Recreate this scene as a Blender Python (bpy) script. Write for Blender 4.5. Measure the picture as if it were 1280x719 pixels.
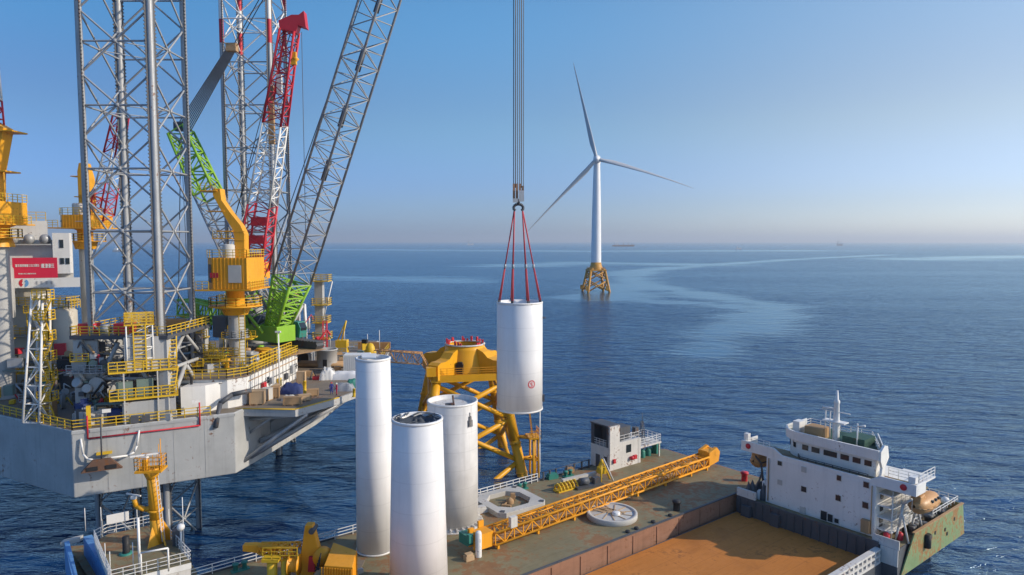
import bpy, bmesh, math, random
from mathutils import Vector, Matrix
for o in list(bpy.data.objects): bpy.data.objects.remove(o, do_unlink=True)
S = bpy.context.scene
COL = S.collection
R = math.radians
random.seed(7)

# ------------------------------------------------------------------ camera
CAM_H = 40.0
PITCH = math.atan(58.0/853.3)
cd = bpy.data.cameras.new('camera'); cd.sensor_width = 36.0; cd.lens = 36.0*853.3/1280.0
cd.clip_start = 0.5; cd.clip_end = 90000.0
cam = bpy.data.objects.new('camera', cd); COL.objects.link(cam)
cam.location = (0, 0, CAM_H); cam.rotation_euler = (math.pi/2-PITCH, 0, 0)
S.camera = cam

# ------------------------------------------------------------------ light
SUN_AZ, SUN_EL = R(97), R(27)          # azimuth clockwise from +Y (the view)
w = bpy.data.worlds.new('World'); S.world = w; w.use_nodes = True
wn = w.node_tree.nodes; wl = w.node_tree.links
sky = wn.new('ShaderNodeTexSky'); sky.sky_type = 'NISHITA'; sky.sun_disc = False
sky.sun_elevation = SUN_EL; sky.sun_rotation = SUN_AZ
sky.altitude = 0; sky.air_density = 1.0; sky.dust_density = 0.7; sky.ozone_density = 2.2
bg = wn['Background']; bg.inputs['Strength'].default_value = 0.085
# colour balance of the clear, hazy morning air by direction (deep blue away from the sun, milky towards it); overhead stops brightened to fill the shadows
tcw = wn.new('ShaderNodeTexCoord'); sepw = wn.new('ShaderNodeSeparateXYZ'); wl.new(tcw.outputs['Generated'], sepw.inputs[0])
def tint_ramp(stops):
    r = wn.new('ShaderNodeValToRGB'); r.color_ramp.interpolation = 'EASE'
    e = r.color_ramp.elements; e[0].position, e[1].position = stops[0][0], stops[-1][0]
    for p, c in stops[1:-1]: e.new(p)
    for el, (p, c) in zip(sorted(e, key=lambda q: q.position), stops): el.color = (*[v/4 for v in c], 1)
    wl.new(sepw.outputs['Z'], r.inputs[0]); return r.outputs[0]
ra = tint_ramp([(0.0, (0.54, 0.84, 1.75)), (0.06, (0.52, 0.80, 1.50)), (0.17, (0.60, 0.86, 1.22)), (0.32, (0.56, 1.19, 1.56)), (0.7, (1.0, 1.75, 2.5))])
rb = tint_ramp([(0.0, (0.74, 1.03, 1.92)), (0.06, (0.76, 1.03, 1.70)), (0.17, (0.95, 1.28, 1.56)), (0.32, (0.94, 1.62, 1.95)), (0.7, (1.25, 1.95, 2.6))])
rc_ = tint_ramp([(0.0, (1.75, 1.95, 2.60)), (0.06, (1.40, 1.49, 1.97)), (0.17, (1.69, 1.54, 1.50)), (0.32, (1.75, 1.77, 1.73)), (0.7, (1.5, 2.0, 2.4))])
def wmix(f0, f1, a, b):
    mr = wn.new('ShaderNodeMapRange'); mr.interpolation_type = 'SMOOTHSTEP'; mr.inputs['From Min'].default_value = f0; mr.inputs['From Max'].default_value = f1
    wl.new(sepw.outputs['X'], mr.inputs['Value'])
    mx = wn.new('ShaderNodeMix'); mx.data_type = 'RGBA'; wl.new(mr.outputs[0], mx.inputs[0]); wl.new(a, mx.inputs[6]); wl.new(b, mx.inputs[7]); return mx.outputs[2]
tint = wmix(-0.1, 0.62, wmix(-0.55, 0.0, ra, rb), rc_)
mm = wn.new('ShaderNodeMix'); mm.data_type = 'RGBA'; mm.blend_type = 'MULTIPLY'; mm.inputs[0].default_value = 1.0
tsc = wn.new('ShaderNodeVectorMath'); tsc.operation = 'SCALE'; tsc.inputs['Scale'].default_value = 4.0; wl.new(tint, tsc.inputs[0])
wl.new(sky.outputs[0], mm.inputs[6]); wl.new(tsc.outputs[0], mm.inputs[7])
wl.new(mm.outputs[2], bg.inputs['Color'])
sd = bpy.data.lights.new('sun', 'SUN'); sd.energy = 3.9; sd.angle = R(0.5); sd.color = (1.0, 0.87, 0.70)
sun = bpy.data.objects.new('sun', sd); COL.objects.link(sun)
sv = Vector((math.cos(SUN_EL)*math.sin(SUN_AZ), math.cos(SUN_EL)*math.cos(SUN_AZ), math.sin(SUN_EL)))
sun.rotation_euler = sv.to_track_quat('Z', 'Y').to_euler(); sun.location = sv*300
vs = S.view_settings
S.display_settings.display_device = 'sRGB'
vs.view_transform = 'Standard'; vs.look = 'None'; vs.exposure = 0.12; vs.gamma = 1.0; vs.use_curve_mapping = False
S.render.engine = 'CYCLES'
S.cycles.volume_bounces = 0

# ------------------------------------------------------------------ node helpers
def new_mat(name):
    m = bpy.data.materials.new(name); m.use_nodes = True
    nt = m.node_tree
    return m, nt, nt.nodes['Principled BSDF']
def N(nt, t, **kw):
    n = nt.nodes.new(t)
    for k, v in kw.items(): setattr(n, k, v)
    return n
def noise(nt, vec, scale, detail=4, rough=0.55, dist=0.0):
    n = N(nt, 'ShaderNodeTexNoise'); n.inputs['Scale'].default_value = scale
    n.inputs['Detail'].default_value = detail; n.inputs['Roughness'].default_value = rough
    n.inputs['Distortion'].default_value = dist
    if vec is not None: nt.links.new(vec, n.inputs['Vector'])
    return n
def mapping(nt, vec, scale=(1, 1, 1), rot=(0, 0, 0)):
    m = N(nt, 'ShaderNodeMapping'); m.inputs['Scale'].default_value = scale; m.inputs['Rotation'].default_value = rot
    nt.links.new(vec, m.inputs['Vector']); return m.outputs[0]
def ramp(nt, val, a, b, ca=0.0, cb=1.0):
    r = N(nt, 'ShaderNodeMapRange'); r.inputs['From Min'].default_value = a; r.inputs['From Max'].default_value = b
    r.inputs['To Min'].default_value = ca; r.inputs['To Max'].default_value = cb
    nt.links.new(val, r.inputs['Value']); return r.outputs[0]
def mix(nt, fac, a, b):
    m = N(nt, 'ShaderNodeMix', data_type='RGBA')
    for s, v in ((0, fac), (6, a), (7, b)):
        if isinstance(v, (int, float)): m.inputs[s].default_value = v
        elif isinstance(v, tuple): m.inputs[s].default_value = v if len(v) == 4 else (*v, 1)
        else: nt.links.new(v, m.inputs[s])
    return m.outputs[2]
def mul(nt, a, b, op='MULTIPLY'):
    m = N(nt, 'ShaderNodeMath', operation=op)
    for i, v in enumerate((a, b)):
        if isinstance(v, (int, float)): m.inputs[i].default_value = v
        else: nt.links.new(v, m.inputs[i])
    return m.outputs[0]
RUST = (0.16, 0.062, 0.022)
def paint(name, col, rough=0.45, rust=0.15, dirt=0.35, streak=True, scale=1.0, rustcol=RUST, metallic=0.0, bump=0.0):
    """Weathered paint: broad fading, vertical run marks, rust spots - all in world metres."""
    m, nt, b = new_mat(name)
    geo = N(nt, 'ShaderNodeNewGeometry'); pos = geo.outputs['Position']
    big = noise(nt, pos, 0.35*scale, 5, 0.6).outputs['Fac']
    fine = noise(nt, pos, 3.0*scale, 5, 0.65).outputs['Fac']
    fade = tuple(min(1, c*1.12+0.015) for c in col); dark = tuple(c*0.62+0.006 for c in col)
    c = mix(nt, ramp(nt, big, 0.3, 0.72), dark, fade)
    c = mix(nt, 1.0-dirt, c, col)
    if streak:
        st = noise(nt, mapping(nt, pos, (2.2*scale, 2.2*scale, 0.12*scale)), 1.0, 4, 0.6).outputs['Fac']
        c = mix(nt, mul(nt, ramp(nt, st, 0.52, 0.8), dirt), c, tuple(x*0.5 for x in col))
    if rust > 0:
        rn = mul(nt, fine, 0.5); rn = mul(nt, rn, mul(nt, big, 0.5), 'ADD')
        if streak: rn = mul(nt, rn, mul(nt, ramp(nt, st, 0.3, 0.9), 0.12), 'ADD')
        hi = 0.66-0.22*rust
        c = mix(nt, ramp(nt, rn, hi, hi+0.07, 0.0, 0.9), c, rustcol)
    nt.links.new(c, b.inputs['Base Color'])
    nt.links.new(ramp(nt, fine, 0.3, 0.7, rough-0.08, rough+0.14), b.inputs['Roughness'])
    b.inputs['Metallic'].default_value = metallic
    b.inputs['Specular IOR Level'].default_value = 0.35
    if bump:
        bp = N(nt, 'ShaderNodeBump'); bp.inputs['Strength'].default_value = bump; bp.inputs['Distance'].default_value = 0.06
        nt.links.new(noise(nt, pos, 0.9*scale, 3, 0.5).outputs['Fac'], bp.inputs['Height']); nt.links.new(bp.outputs[0], b.inputs['Normal'])
    return m

# ------------------------------------------------------------------ mesh builder
class MB:
    def __init__(s, M=None): s.v = []; s.f = []; s.mi = []; s.sm = []; s.M = M; s.mat = 0
    def _add(s, vs_, fs, smooth=False):
        k = len(s.v)
        for p in vs_:
            p = Vector(p); s.v.append(s.M @ p if s.M else p)
        for f in fs: s.f.append([i+k for i in f]); s.mi.append(s.mat); s.sm.append(smooth)
        return s
    def box(s, x0, x1, y0, y1, z0, z1):
        return s._add([(x, y, z) for z in (z0, z1) for x, y in ((x0, y0), (x1, y0), (x1, y1), (x0, y1))],
                      [(3, 2, 1, 0), (4, 5, 6, 7), (0, 1, 5, 4), (1, 2, 6, 5), (2, 3, 7, 6), (3, 0, 4, 7)])
    def cbox(s, c, sx, sy, sz, rz=0.0):
        """Box standing on point c (centre of its base), turned by rz."""
        ca, sa = math.cos(rz), math.sin(rz); P = []
        for z in (0, sz):
            for x, y in ((-sx/2, -sy/2), (sx/2, -sy/2), (sx/2, sy/2), (-sx/2, sy/2)):
                P.append((c[0]+x*ca-y*sa, c[1]+x*sa+y*ca, c[2]+z))
        return s._add(P, [(3, 2, 1, 0), (4, 5, 6, 7), (0, 1, 5, 4), (1, 2, 6, 5), (2, 3, 7, 6), (3, 0, 4, 7)])
    def poly(s, pts): return s._add(pts, [list(range(len(pts)))])
    def prism(s, pts, z0, z1):
        n = len(pts); P = [(x, y, z0) for x, y in pts]+[(x, y, z1) for x, y in pts]
        F = [list(range(n))[::-1], list(range(n, 2*n))]+[[i, (i+1) % n, n+(i+1) % n, n+i] for i in range(n)]
        return s._add(P, F)
    def extrude(s, pts, d):
        """Closed 3-D outline pushed along vector d."""
        n = len(pts); d = Vector(d); P = [Vector(p) for p in pts]; P += [p+d for p in P[:n]]
        return s._add(P, [list(range(n))[::-1], list(range(n, 2*n))]+[[i, (i+1) % n, n+(i+1) % n, n+i] for i in range(n)])
    def tube(s, p, q, r, r2=None, n=6, caps=True):
        p, q = Vector(p), Vector(q); r2 = r if r2 is None else r2; d = q-p
        if d.length < 1e-6: return s
        d.normalize(); a = d.cross(Vector((0, 0, 1)) if abs(d.z) < 0.9 else Vector((1, 0, 0))).normalized(); b = d.cross(a)
        P = []
        for c, rr in ((p, r), (q, r2)):
            for i in range(n):
                t = 2*math.pi*(i+0.5)/n; P.append(c+(a*math.cos(t)+b*math.sin(t))*rr)
        s._add(P, [[i, (i+1) % n, n+(i+1) % n, n+i] for i in range(n)], n > 5)
        if caps: s.f += [[len(s.v)-2*n+i for i in range(n)][::-1], [len(s.v)-n+i for i in range(n)]]; s.mi += [s.mat]*2; s.sm += [False]*2
        return s
    def path(s, pts, r, n=6):
        for a, b in zip(pts, pts[1:]): s.tube(a, b, r, n=n)
        return s
    def lathe(s, c, prof, n=32, a0=0.0, a1=2*math.pi):
        full = abs(a1-a0-2*math.pi) < 1e-4; m = n if full else n+1; P = []
        for r, z in prof:
            for i in range(m):
                t = a0+(a1-a0)*i/n; P.append((c[0]+r*math.cos(t), c[1]+r*math.sin(t), c[2]+z))
        F = []
        for k in range(len(prof)-1):
            for i in range(n):
                j = (i+1) % m; F.append([k*m+i, k*m+j, (k+1)*m+j, (k+1)*m+i])
        return s._add(P, F, True)
    def ball(s, c, r, n=12, sz=1.0):
        return s.lathe(c, [(r*math.sin(math.pi*k/8)+1e-4, -r*sz*math.cos(math.pi*k/8)) for k in range(9)], n)
    def rail(s, pts, h=1.1, step=1.6, r=0.035, bars=3, closed=False, n=4):
        pts = [Vector(p) for p in pts]; 
        if closed: pts = pts+[pts[0]]
        for a, b in zip(pts, pts[1:]):
            k = max(1, int(round((b-a).length/step)))
            for i in range(k+1):
                p = a.lerp(b, i/k); s.tube(p, p+Vector((0, 0, h)), r, n=n)
            for j in range(bars):
                z = Vector((0, 0, h*(j+1)/bars)); s.tube(a+z, b+z, r, n=n)
        return s
    def ladder(s, p, q, wdir, wd=0.5, r=0.04):
        p, q = Vector(p), Vector(q); wv = Vector(wdir).normalized()*wd/2
        s.tube(p-wv, q-wv, r, n=4); s.tube(p+wv, q+wv, r, n=4)
        k = max(2, int((q-p).length/0.45))
        for i in range(1, k):
            c = p.lerp(q, i/k); s.tube(c-wv, c+wv, r*0.7, n=4)
        return s
    def truss(s, p, q, w0, w1, up, bays, rc, rl, d0=None, d1=None, zig=True, frames=True, n=6):
        """Four-chord lattice boom from p to q."""
        p, q = Vector(p), Vector(q); d = (q-p).normalized(); a = d.cross(Vector(up)).normalized(); b = a.cross(d)
        d0 = w0 if d0 is None else d0; d1 = w1 if d1 is None else d1
        def cn(t): 
            c = p.lerp(q, t); ww = (w0+(w1-w0)*t)/2; dd = (d0+(d1-d0)*t)/2
            return [c+a*ww*i+b*dd*j for i, j in ((-1, -1), (1, -1), (1, 1), (-1, 1))]
        A, B = cn(0), cn(1)
        for i in range(4): s.tube(A[i], B[i], rc, n=n)
        for k in range(bays):
            c0, c1 = cn(k/bays), cn((k+1)/bays)
            for i in range(4):
                j = (i+1) % 4
                if (k+i) % 2: s.tube(c0[i], c1[j], rl, n=4, caps=False)
                else: s.tube(c0[j], c1[i], rl, n=4, caps=False)
                if frames: s.tube(c0[i], c0[j], rl, n=4, caps=False)
        for i in range(4): s.tube(B[i], B[(i+1) % 4], rl, n=4)
        return s
    def build(s, name, mats, parent=None, bevel=0.0, recalc=True, kind=None, label=None):
        me = bpy.data.meshes.new(name)
        off = parent.location.copy() if parent is not None else Vector((0, 0, 0))
        if parent is not None and parent.parent is not None: off = off+parent.parent.location
        me.from_pydata([p-off for p in s.v], [], s.f)
        me.polygons.foreach_set('use_smooth', s.sm); me.polygons.foreach_set('material_index', s.mi)
        if not isinstance(mats, (list, tuple)): mats = [mats]
        for m in mats: me.materials.append(m)
        if recalc:
            bm = bmesh.new(); bm.from_mesh(me); bmesh.ops.recalc_face_normals(bm, faces=bm.faces); bm.to_mesh(me); bm.free()
        me.update()
        o = bpy.data.objects.new(name, me); COL.objects.link(o)
        if parent is not None: o.parent = parent
        if bevel:
            bv = o.modifiers.new('bevel', 'BEVEL'); bv.width = bevel; bv.segments = 2; bv.limit_method = 'ANGLE'; bv.angle_limit = R(50)
        if kind: o['kind'] = kind
        if label: o['label'] = label
        return o
def thing(name, label, cat, loc=(0, 0, 0), group=None):
    o = bpy.data.objects.new(name, None); COL.objects.link(o); o.location = loc; o.empty_display_size = 0.5
    o['label'] = label; o['category'] = cat
    if group: o['group'] = group
    return o
def tag(o, label, cat, group=None):
    o['label'] = label; o['category'] = cat
    if group: o['group'] = group
    return o
def dup(root, loc, label=None, rotz=None):
    r = root.copy(); COL.objects.link(r); r.location = loc
    if label: r['label'] = label
    if rotz is not None: r.rotation_euler = (0, 0, rotz)
    for ch in list(root.children):
        c = ch.copy(); COL.objects.link(c); c.parent = r
        for g in ch.children:
            d = g.copy(); COL.objects.link(d); d.parent = c
    return r
def V(*a): return Vector(a)
def _ray(x, y):
    a = (x-640)/853.3; b = -(y-359.5)/853.3
    return a, math.cos(PITCH)+b*math.sin(PITCH), -math.sin(PITCH)+b*math.cos(PITCH)
def at(x, y, z):
    """World point at height z under a survey point of the 1280-wide photograph."""
    r = _ray(x, y); t = (z-CAM_H)/r[2]; return V(r[0]*t, r[1]*t, z)
def far(x, y, Y):
    """World point at forward distance Y for a survey point of the photograph."""
    r = _ray(x, y); t = Y/r[1]; return V(r[0]*t, Y, CAM_H+r[2]*t)
AXIS = R(52)
SHIP = Matrix(((math.sin(AXIS), math.cos(AXIS), 0, 0), (math.cos(AXIS), -math.sin(AXIS), 0, 0), (0, 0, 1, 0), (0, 0, 0, 1)))
def uv(u, v, z=0.0): return SHIP @ V(u, v, z)     # barge and ship lie along u, v runs to starboard

# ------------------------------------------------------------------ materials
M = dict(
 white=paint('white_paint', (0.72, 0.71, 0.68), 0.4, 0.10, 0.25),
 white_clean=paint('tower_white', (0.74, 0.745, 0.75), 0.38, 0.0, 0.16, scale=0.6),
 white_dirty=paint('weathered_white', (0.62, 0.60, 0.56), 0.5, 0.30, 0.5),
 grey=paint('light_grey_paint', (0.40, 0.40, 0.39), 0.45, 0.12, 0.35),
 hull=paint('hull_grey', (0.405, 0.41, 0.40), 0.5, 0.16, 0.55, scale=0.7, bump=0.25),
 steel=paint('galvanised_grey', (0.36, 0.37, 0.38), 0.42, 0.10, 0.4, metallic=0.25),
 dark=paint('dark_steel', (0.075, 0.08, 0.09), 0.5, 0.25, 0.4),
 boom=paint('boom_grey', (0.27, 0.275, 0.285), 0.45, 0.12, 0.35),
 black=paint('black_rubber', (0.02, 0.02, 0.022), 0.6, 0.0, 0.3),
 rope=paint('wire_rope', (0.09, 0.10, 0.115), 0.5, 0.0, 0.2, streak=False),
 yellow=paint('crane_yellow', (0.72, 0.335, 0.012), 0.42, 0.14, 0.35),
 blade=paint('blade_grey', (0.46, 0.475, 0.49), 0.45, 0.0, 0.1, scale=0.4),
 tp_orange=paint('far_jacket_orange', (0.52, 0.25, 0.03), 0.5, 0.1, 0.3),
 jacket=paint('jacket_yellow', (0.72, 0.345, 0.008), 0.4, 0.05, 0.2),
 lemon=paint('safety_yellow', (0.68, 0.43, 0.02), 0.45, 0.12, 0.3),
 orange=paint('boom_orange', (0.78, 0.33, 0.015), 0.42, 0.05, 0.25),
 green=paint('crane_green', (0.22, 0.43, 0.025), 0.45, 0.10, 0.35),
 red=paint('red_paint', (0.52, 0.025, 0.04), 0.42, 0.05, 0.25),
 sling=paint('sling_red', (0.48, 0.06, 0.07), 0.7, 0.0, 0.2, streak=False),
 deckgreen=paint('deck_green', (0.225, 0.194, 0.106), 0.65, 0.74, 0.7, streak=False, scale=0.42, rustcol=(0.25, 0.125, 0.055)),
 shipdeck=paint('rust_ochre_deck', (0.50, 0.180, 0.029), 0.7, 0.4, 0.4, streak=False, scale=0.5, rustcol=(0.30, 0.115, 0.030)),
 bargeside=paint('rusty_side', (0.30, 0.155, 0.095), 0.65, 0.25, 0.5, scale=0.8),
 bowgreen=paint('faded_bow_green', (0.20, 0.29, 0.13), 0.55, 0.62, 0.5, scale=0.9, rustcol=(0.30, 0.125, 0.035)),
 greydeck=paint('worn_deck', (0.20, 0.165, 0.125), 0.65, 0.5, 0.5, streak=False),
 blue=paint('hull_blue', (0.13, 0.32, 0.60), 0.4, 0.10, 0.3),
 navy=paint('dark_blue', (0.03, 0.05, 0.16), 0.7, 0.0, 0.3),
 wood=paint('raw_timber', (0.42, 0.26, 0.13), 0.8, 0.1, 0.5),
 tan=paint('tan_board', (0.48, 0.33, 0.19), 0.8, 0.05, 0.4),
 lifeboat=paint('lifeboat_orange', (0.52, 0.27, 0.10), 0.45, 0.15, 0.35),
 beige=paint('beige_cladding', (0.50, 0.46, 0.38), 0.5, 0.15, 0.35),
 tarp=paint('tarpaulin', (0.05, 0.06, 0.075), 0.5, 0.0, 0.4, streak=False, bump=0.6),
 concrete=paint('pale_cover', (0.50, 0.48, 0.44), 0.75, 0.25, 0.5, streak=False),
 sage=paint('sage_paint', (0.16, 0.22, 0.19), 0.5, 0.15, 0.4),
 darkgreen=paint('dark_green', (0.03, 0.085, 0.06), 0.6, 0.1, 0.4),
 teal=paint('teal_paint', (0.03, 0.20, 0.16), 0.5, 0.1, 0.3),
)
def glass(name, col=(0.02, 0.028, 0.035)):
    m, nt, b = new_mat(name); b.inputs['Base Color'].default_value = (*col, 1); b.inputs['Roughness'].default_value = 0.08
    geo = N(nt, 'ShaderNodeNewGeometry')
    nt.links.new(ramp(nt, noise(nt, geo.outputs['Position'], 2.0).outputs['Fac'], 0.3, 0.7, 0.05, 0.2), b.inputs['Roughness']); return m
M['glass'] = glass('dark_glass')

def seamed(name, col, pitch, dirt):
    """White rolled plate with a weld line every few metres and grey grime runs below each."""
    m = paint(name, col, 0.38, 0.0, dirt, scale=0.6); nt = m.node_tree; b = nt.nodes['Principled BSDF']
    src = b.inputs['Base Color'].links[0].from_socket
    geo = N(nt, 'ShaderNodeNewGeometry'); sp = N(nt, 'ShaderNodeSeparateXYZ'); nt.links.new(geo.outputs['Position'], sp.inputs[0])
    fr = mul(nt, mul(nt, sp.outputs['Z'], 1.0/pitch), 0.0, 'FRACT')
    line = mul(nt, fr, 0.035, 'LESS_THAN')
    grime = mul(nt, ramp(nt, fr, 0.0, 1.0, 0.0, 0.35), ramp(nt, noise(nt, mapping(nt, geo.outputs['Position'], (1.3, 1.3, 0.25)), 1.0, 5, 0.65).outputs['Fac'], 0.5, 0.72), 'MULTIPLY')
    c = mix(nt, mul(nt, grime, dirt), src, tuple(x*0.45 for x in col)); c = mix(nt, mul(nt, line, 0.30*dirt+0.08), c, tuple(x*0.5 for x in col))
    nt.links.new(c, b.inputs['Base Color']); return m
M['tower'] = seamed('tower_plate', (0.75, 0.75, 0.75), 2.9, 0.26)
M['tower_old'] = seamed('weathered_tower_plate', (0.69, 0.68, 0.66), 2.2, 0.62)

def deck_plating(m, pitch, amount, rot):
    """Plate joints and long scuff marks worked into a deck coating."""
    nt = m.node_tree; b = nt.nodes['Principled BSDF']; src = b.inputs['Base Color'].links[0].from_socket
    geo = N(nt, 'ShaderNodeNewGeometry'); v = mapping(nt, geo.outputs['Position'], (1, 1, 1), (0, 0, rot)); sp = N(nt, 'ShaderNodeSeparateXYZ'); nt.links.new(v, sp.inputs[0])
    l1 = mul(nt, mul(nt, mul(nt, sp.outputs['X'], 1/(pitch*2.5)), 0, 'FRACT'), 0.008, 'LESS_THAN'); l2 = mul(nt, mul(nt, mul(nt, sp.outputs['Y'], 1/pitch), 0, 'FRACT'), 0.02, 'LESS_THAN')
    ln = mul(nt, mul(nt, l1, l2, 'MAXIMUM'), amount)
    sc = ramp(nt, noise(nt, mapping(nt, v, (0.22, 2.4, 1)), 1.0, 6, 0.7, 0.6).outputs['Fac'], 0.52, 0.72)
    blot = ramp(nt, noise(nt, mapping(nt, v, (0.16, 0.22, 1)), 1.0, 6, 0.65, 0.8).outputs['Fac'], 0.5, 0.66)
    dk = N(nt, 'ShaderNodeMix', data_type='RGBA', blend_type='MULTIPLY'); dk.inputs[7].default_value = (0.55, 0.50, 0.46, 1)
    nt.links.new(src, dk.inputs[6]); nt.links.new(mul(nt, mul(nt, ln, mul(nt, sc, 0.40), 'MAXIMUM'), mul(nt, blot, 0.35), 'MAXIMUM'), dk.inputs[0])
    nt.links.new(dk.outputs[2], b.inputs['Base Color'])
deck_plating(M['shipdeck'], 2.4, 0.6, AXIS-math.pi/2)
deck_plating(M['deckgreen'], 2.0, 0.5, AXIS-math.pi/2)
deck_plating(M['bargeside'], 3.0, 0.0, AXIS-math.pi/2)
# ------------------------------------------------------------------ sea
def make_sea():
    # rows get wider with distance; the 'slick' attribute marks the smooth oily bands by the far turbine
    ys = [-2500, -400, -60, 0]; y = 0
    while y < 60000: y += max(10, y*0.035); ys.append(y)
    nx = 120
    lines = [([(60, 480), (95, 560), (118, 640), (130, 760), (160, 900), (330, 1150), (620, 1500), (1100, 2000)], 34),
             ([(70, 470), (128, 430), (150, 385), (105, 330), (88, 290), (70, 240)], 16),
             ([(118, 640), (150, 470), (165, 420), (128, 355), (110, 300)], 22),
             ([(-20, 1100), (120, 1250), (330, 1150)], 90), ([(-900, 3300), (300, 2700), (1200, 2900)], 260), ([(-420, 700), (-250, 760), (-60, 700)], 60),
             ([(900, 1500), (1500, 1900), (2400, 2300)], 120)]
    def slick(x, y):
        best = 0.0
        for pts, wd in lines:
            for (ax, ay), (bx, by) in zip(pts, pts[1:]):
                dx, dy = bx-ax, by-ay; t = max(0, min(1, ((x-ax)*dx+(y-ay)*dy)/(dx*dx+dy*dy)))
                d = math.hypot(x-ax-t*dx, y-ay-t*dy)
                best = max(best, 1-d/(wd*1.6))
        return max(0.0, best)
    vs_, at = [], []
    for yy in ys:
        half = max(900, abs(yy)*1.15)
        for i in range(nx+1):
            x = half*(2*i/nx-1); x = x*abs(x/half)**0.5
            vs_.append((x, yy, 0)); at.append(slick(x, yy))
    n = nx+1
    fs = [(r*n+i, r*n+i+1, (r+1)*n+i+1, (r+1)*n+i) for r in range(len(ys)-1) for i in range(nx)]
    me = bpy.data.meshes.new('sea'); me.from_pydata(vs_, [], fs)
    a = me.attributes.new('slick', 'FLOAT', 'POINT'); a.data.foreach_set('value', at)
    m, nt, b = new_mat('sea_water')
    geo = N(nt, 'ShaderNodeNewGeometry'); pos = geo.outputs['Position']
    an = N(nt, 'ShaderNodeAttribute', attribute_name='slick')
    rag = mul(nt, mul(nt, noise(nt, mapping(nt, pos, (0.004, 0.016, 0.02)), 1.0, 7, 0.7).outputs['Fac'], -0.5, 'ADD'), 2.6)
    sl = ramp(nt, mul(nt, an.outputs['Fac'], rag, 'ADD'), 0.25, 0.82)
    # broad wind patches: rougher and calmer water far and wide
    patch = ramp(nt, noise(nt, mapping(nt, pos, (0.0016, 0.010, 0.01), (0, 0, 0.12)), 1.0, 5, 0.6).outputs['Fac'], 0.35, 0.7)
    swell = N(nt, 'ShaderNodeTexWave', wave_type='BANDS', bands_direction='Y', wave_profile='SIN')
    swell.inputs['Scale'].default_value = 0.035; swell.inputs['Distortion'].default_value = 9.0; swell.inputs['Detail'].default_value = 3.0
    swell.inputs['Detail Scale'].default_value = 1.3; nt.links.new(mapping(nt, pos, (1, 1, 1), (0, 0, R(28))), swell.inputs['Vector'])
    n1 = noise(nt, mapping(nt, pos, (0.13, 0.34, 0.2), (0, 0, R(24))), 1.0, 4, 0.55, 0.6).outputs['Fac']
    n2 = noise(nt, mapping(nt, pos, (0.55, 1.05, 0.8), (0, 0, R(18))), 1.0, 5, 0.62, 0.5).outputs['Fac']
    n3 = noise(nt, mapping(nt, pos, (0.045, 0.11, 0.1), (0, 0, R(33))), 1.0, 3, 0.5, 0.4).outputs['Fac']
    rg = noise(nt, mapping(nt, pos, (0.16, 0.40, 0.3), (0, 0, R(21))), 1.0, 5, 0.6, 0.9).outputs['Fac']
    ridge = mul(nt, mul(nt, mul(nt, mul(nt, rg, 2.0), -1.0, 'ADD'), 0, 'ABSOLUTE'), -1.0)
    hgt = mul(nt, mul(nt, mul(nt, n1, 2.0), mul(nt, n2, 0.50), 'ADD'), mul(nt, mul(nt, n3, 3.4), mul(nt, swell.outputs['Fac'], 0.5), 'ADD'), 'ADD')
    bp = N(nt, 'ShaderNodeBump'); bp.inputs['Distance'].default_value = 1.0
    st = mul(nt, ramp(nt, sl, 0, 1, 1.0, 0.13), ramp(nt, patch, 0, 1, 0.72, 1.0))
    sy = N(nt, 'ShaderNodeSeparateXYZ'); nt.links.new(pos, sy.inputs[0]); st = mul(nt, st, ramp(nt, sy.outputs['Y'], 160, 620, 1.0, 0.6))
    nt.links.new(st, bp.inputs['Strength']); nt.links.new(mul(nt, hgt, mul(nt, ridge, 0.45), 'ADD'), bp.inputs['Height']); nt.links.new(bp.outputs[0], b.inputs['Normal'])
    nt.links.new(mix(nt, ramp(nt, n1, 0.35, 0.7), (0.0015, 0.022, 0.084), (0.004, 0.052, 0.170)), b.inputs['Base Color'])
    b.inputs['Specular IOR Level'].default_value = 0.0; b.inputs['Roughness'].default_value = 0.6
    gl = N(nt, 'ShaderNodeBsdfGlossy'); gl.inputs['Color'].default_value = (0.72, 0.93, 1.0, 1); nt.links.new(bp.outputs[0], gl.inputs['Normal'])
    nt.links.new(ramp(nt, sl, 0, 1, 0.14, 0.10), gl.inputs['Roughness'])
    fr = N(nt, 'ShaderNodeFresnel'); fr.inputs['IOR'].default_value = 1.5; nt.links.new(bp.outputs[0], fr.inputs['Normal'])
    ms = N(nt, 'ShaderNodeMixShader'); nt.links.new(fr.outputs[0], ms.inputs[0]); nt.links.new(b.outputs[0], ms.inputs[1]); nt.links.new(gl.outputs[0], ms.inputs[2])
    nt.links.new(ms.outputs[0], nt.nodes['Material Output'].inputs['Surface'])
    me.materials.append(m); o = bpy.data.objects.new('sea', me); COL.objects.link(o); o['kind'] = 'structure'
make_sea()
def make_haze():
    m = bpy.data.materials.new('haze'); m.use_nodes = True; nt = m.node_tree; nt.nodes.clear()
    out = nt.nodes.new('ShaderNodeOutputMaterial'); v = nt.nodes.new('ShaderNodeVolumePrincipled')
    v.inputs['Color'].default_value = (0.90, 0.95, 1.0, 1); v.inputs['Density'].default_value = HAZE; v.inputs['Anisotropy'].default_value = 0.35
    nt.links.new(v.outputs[0], out.inputs['Volume'])
    b = MB().box(-70000, 70000, -2600, 62000, -26, 205); o = b.build('haze', m, kind='stuff')
HAZE = 1.0e-4
make_haze()

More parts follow.
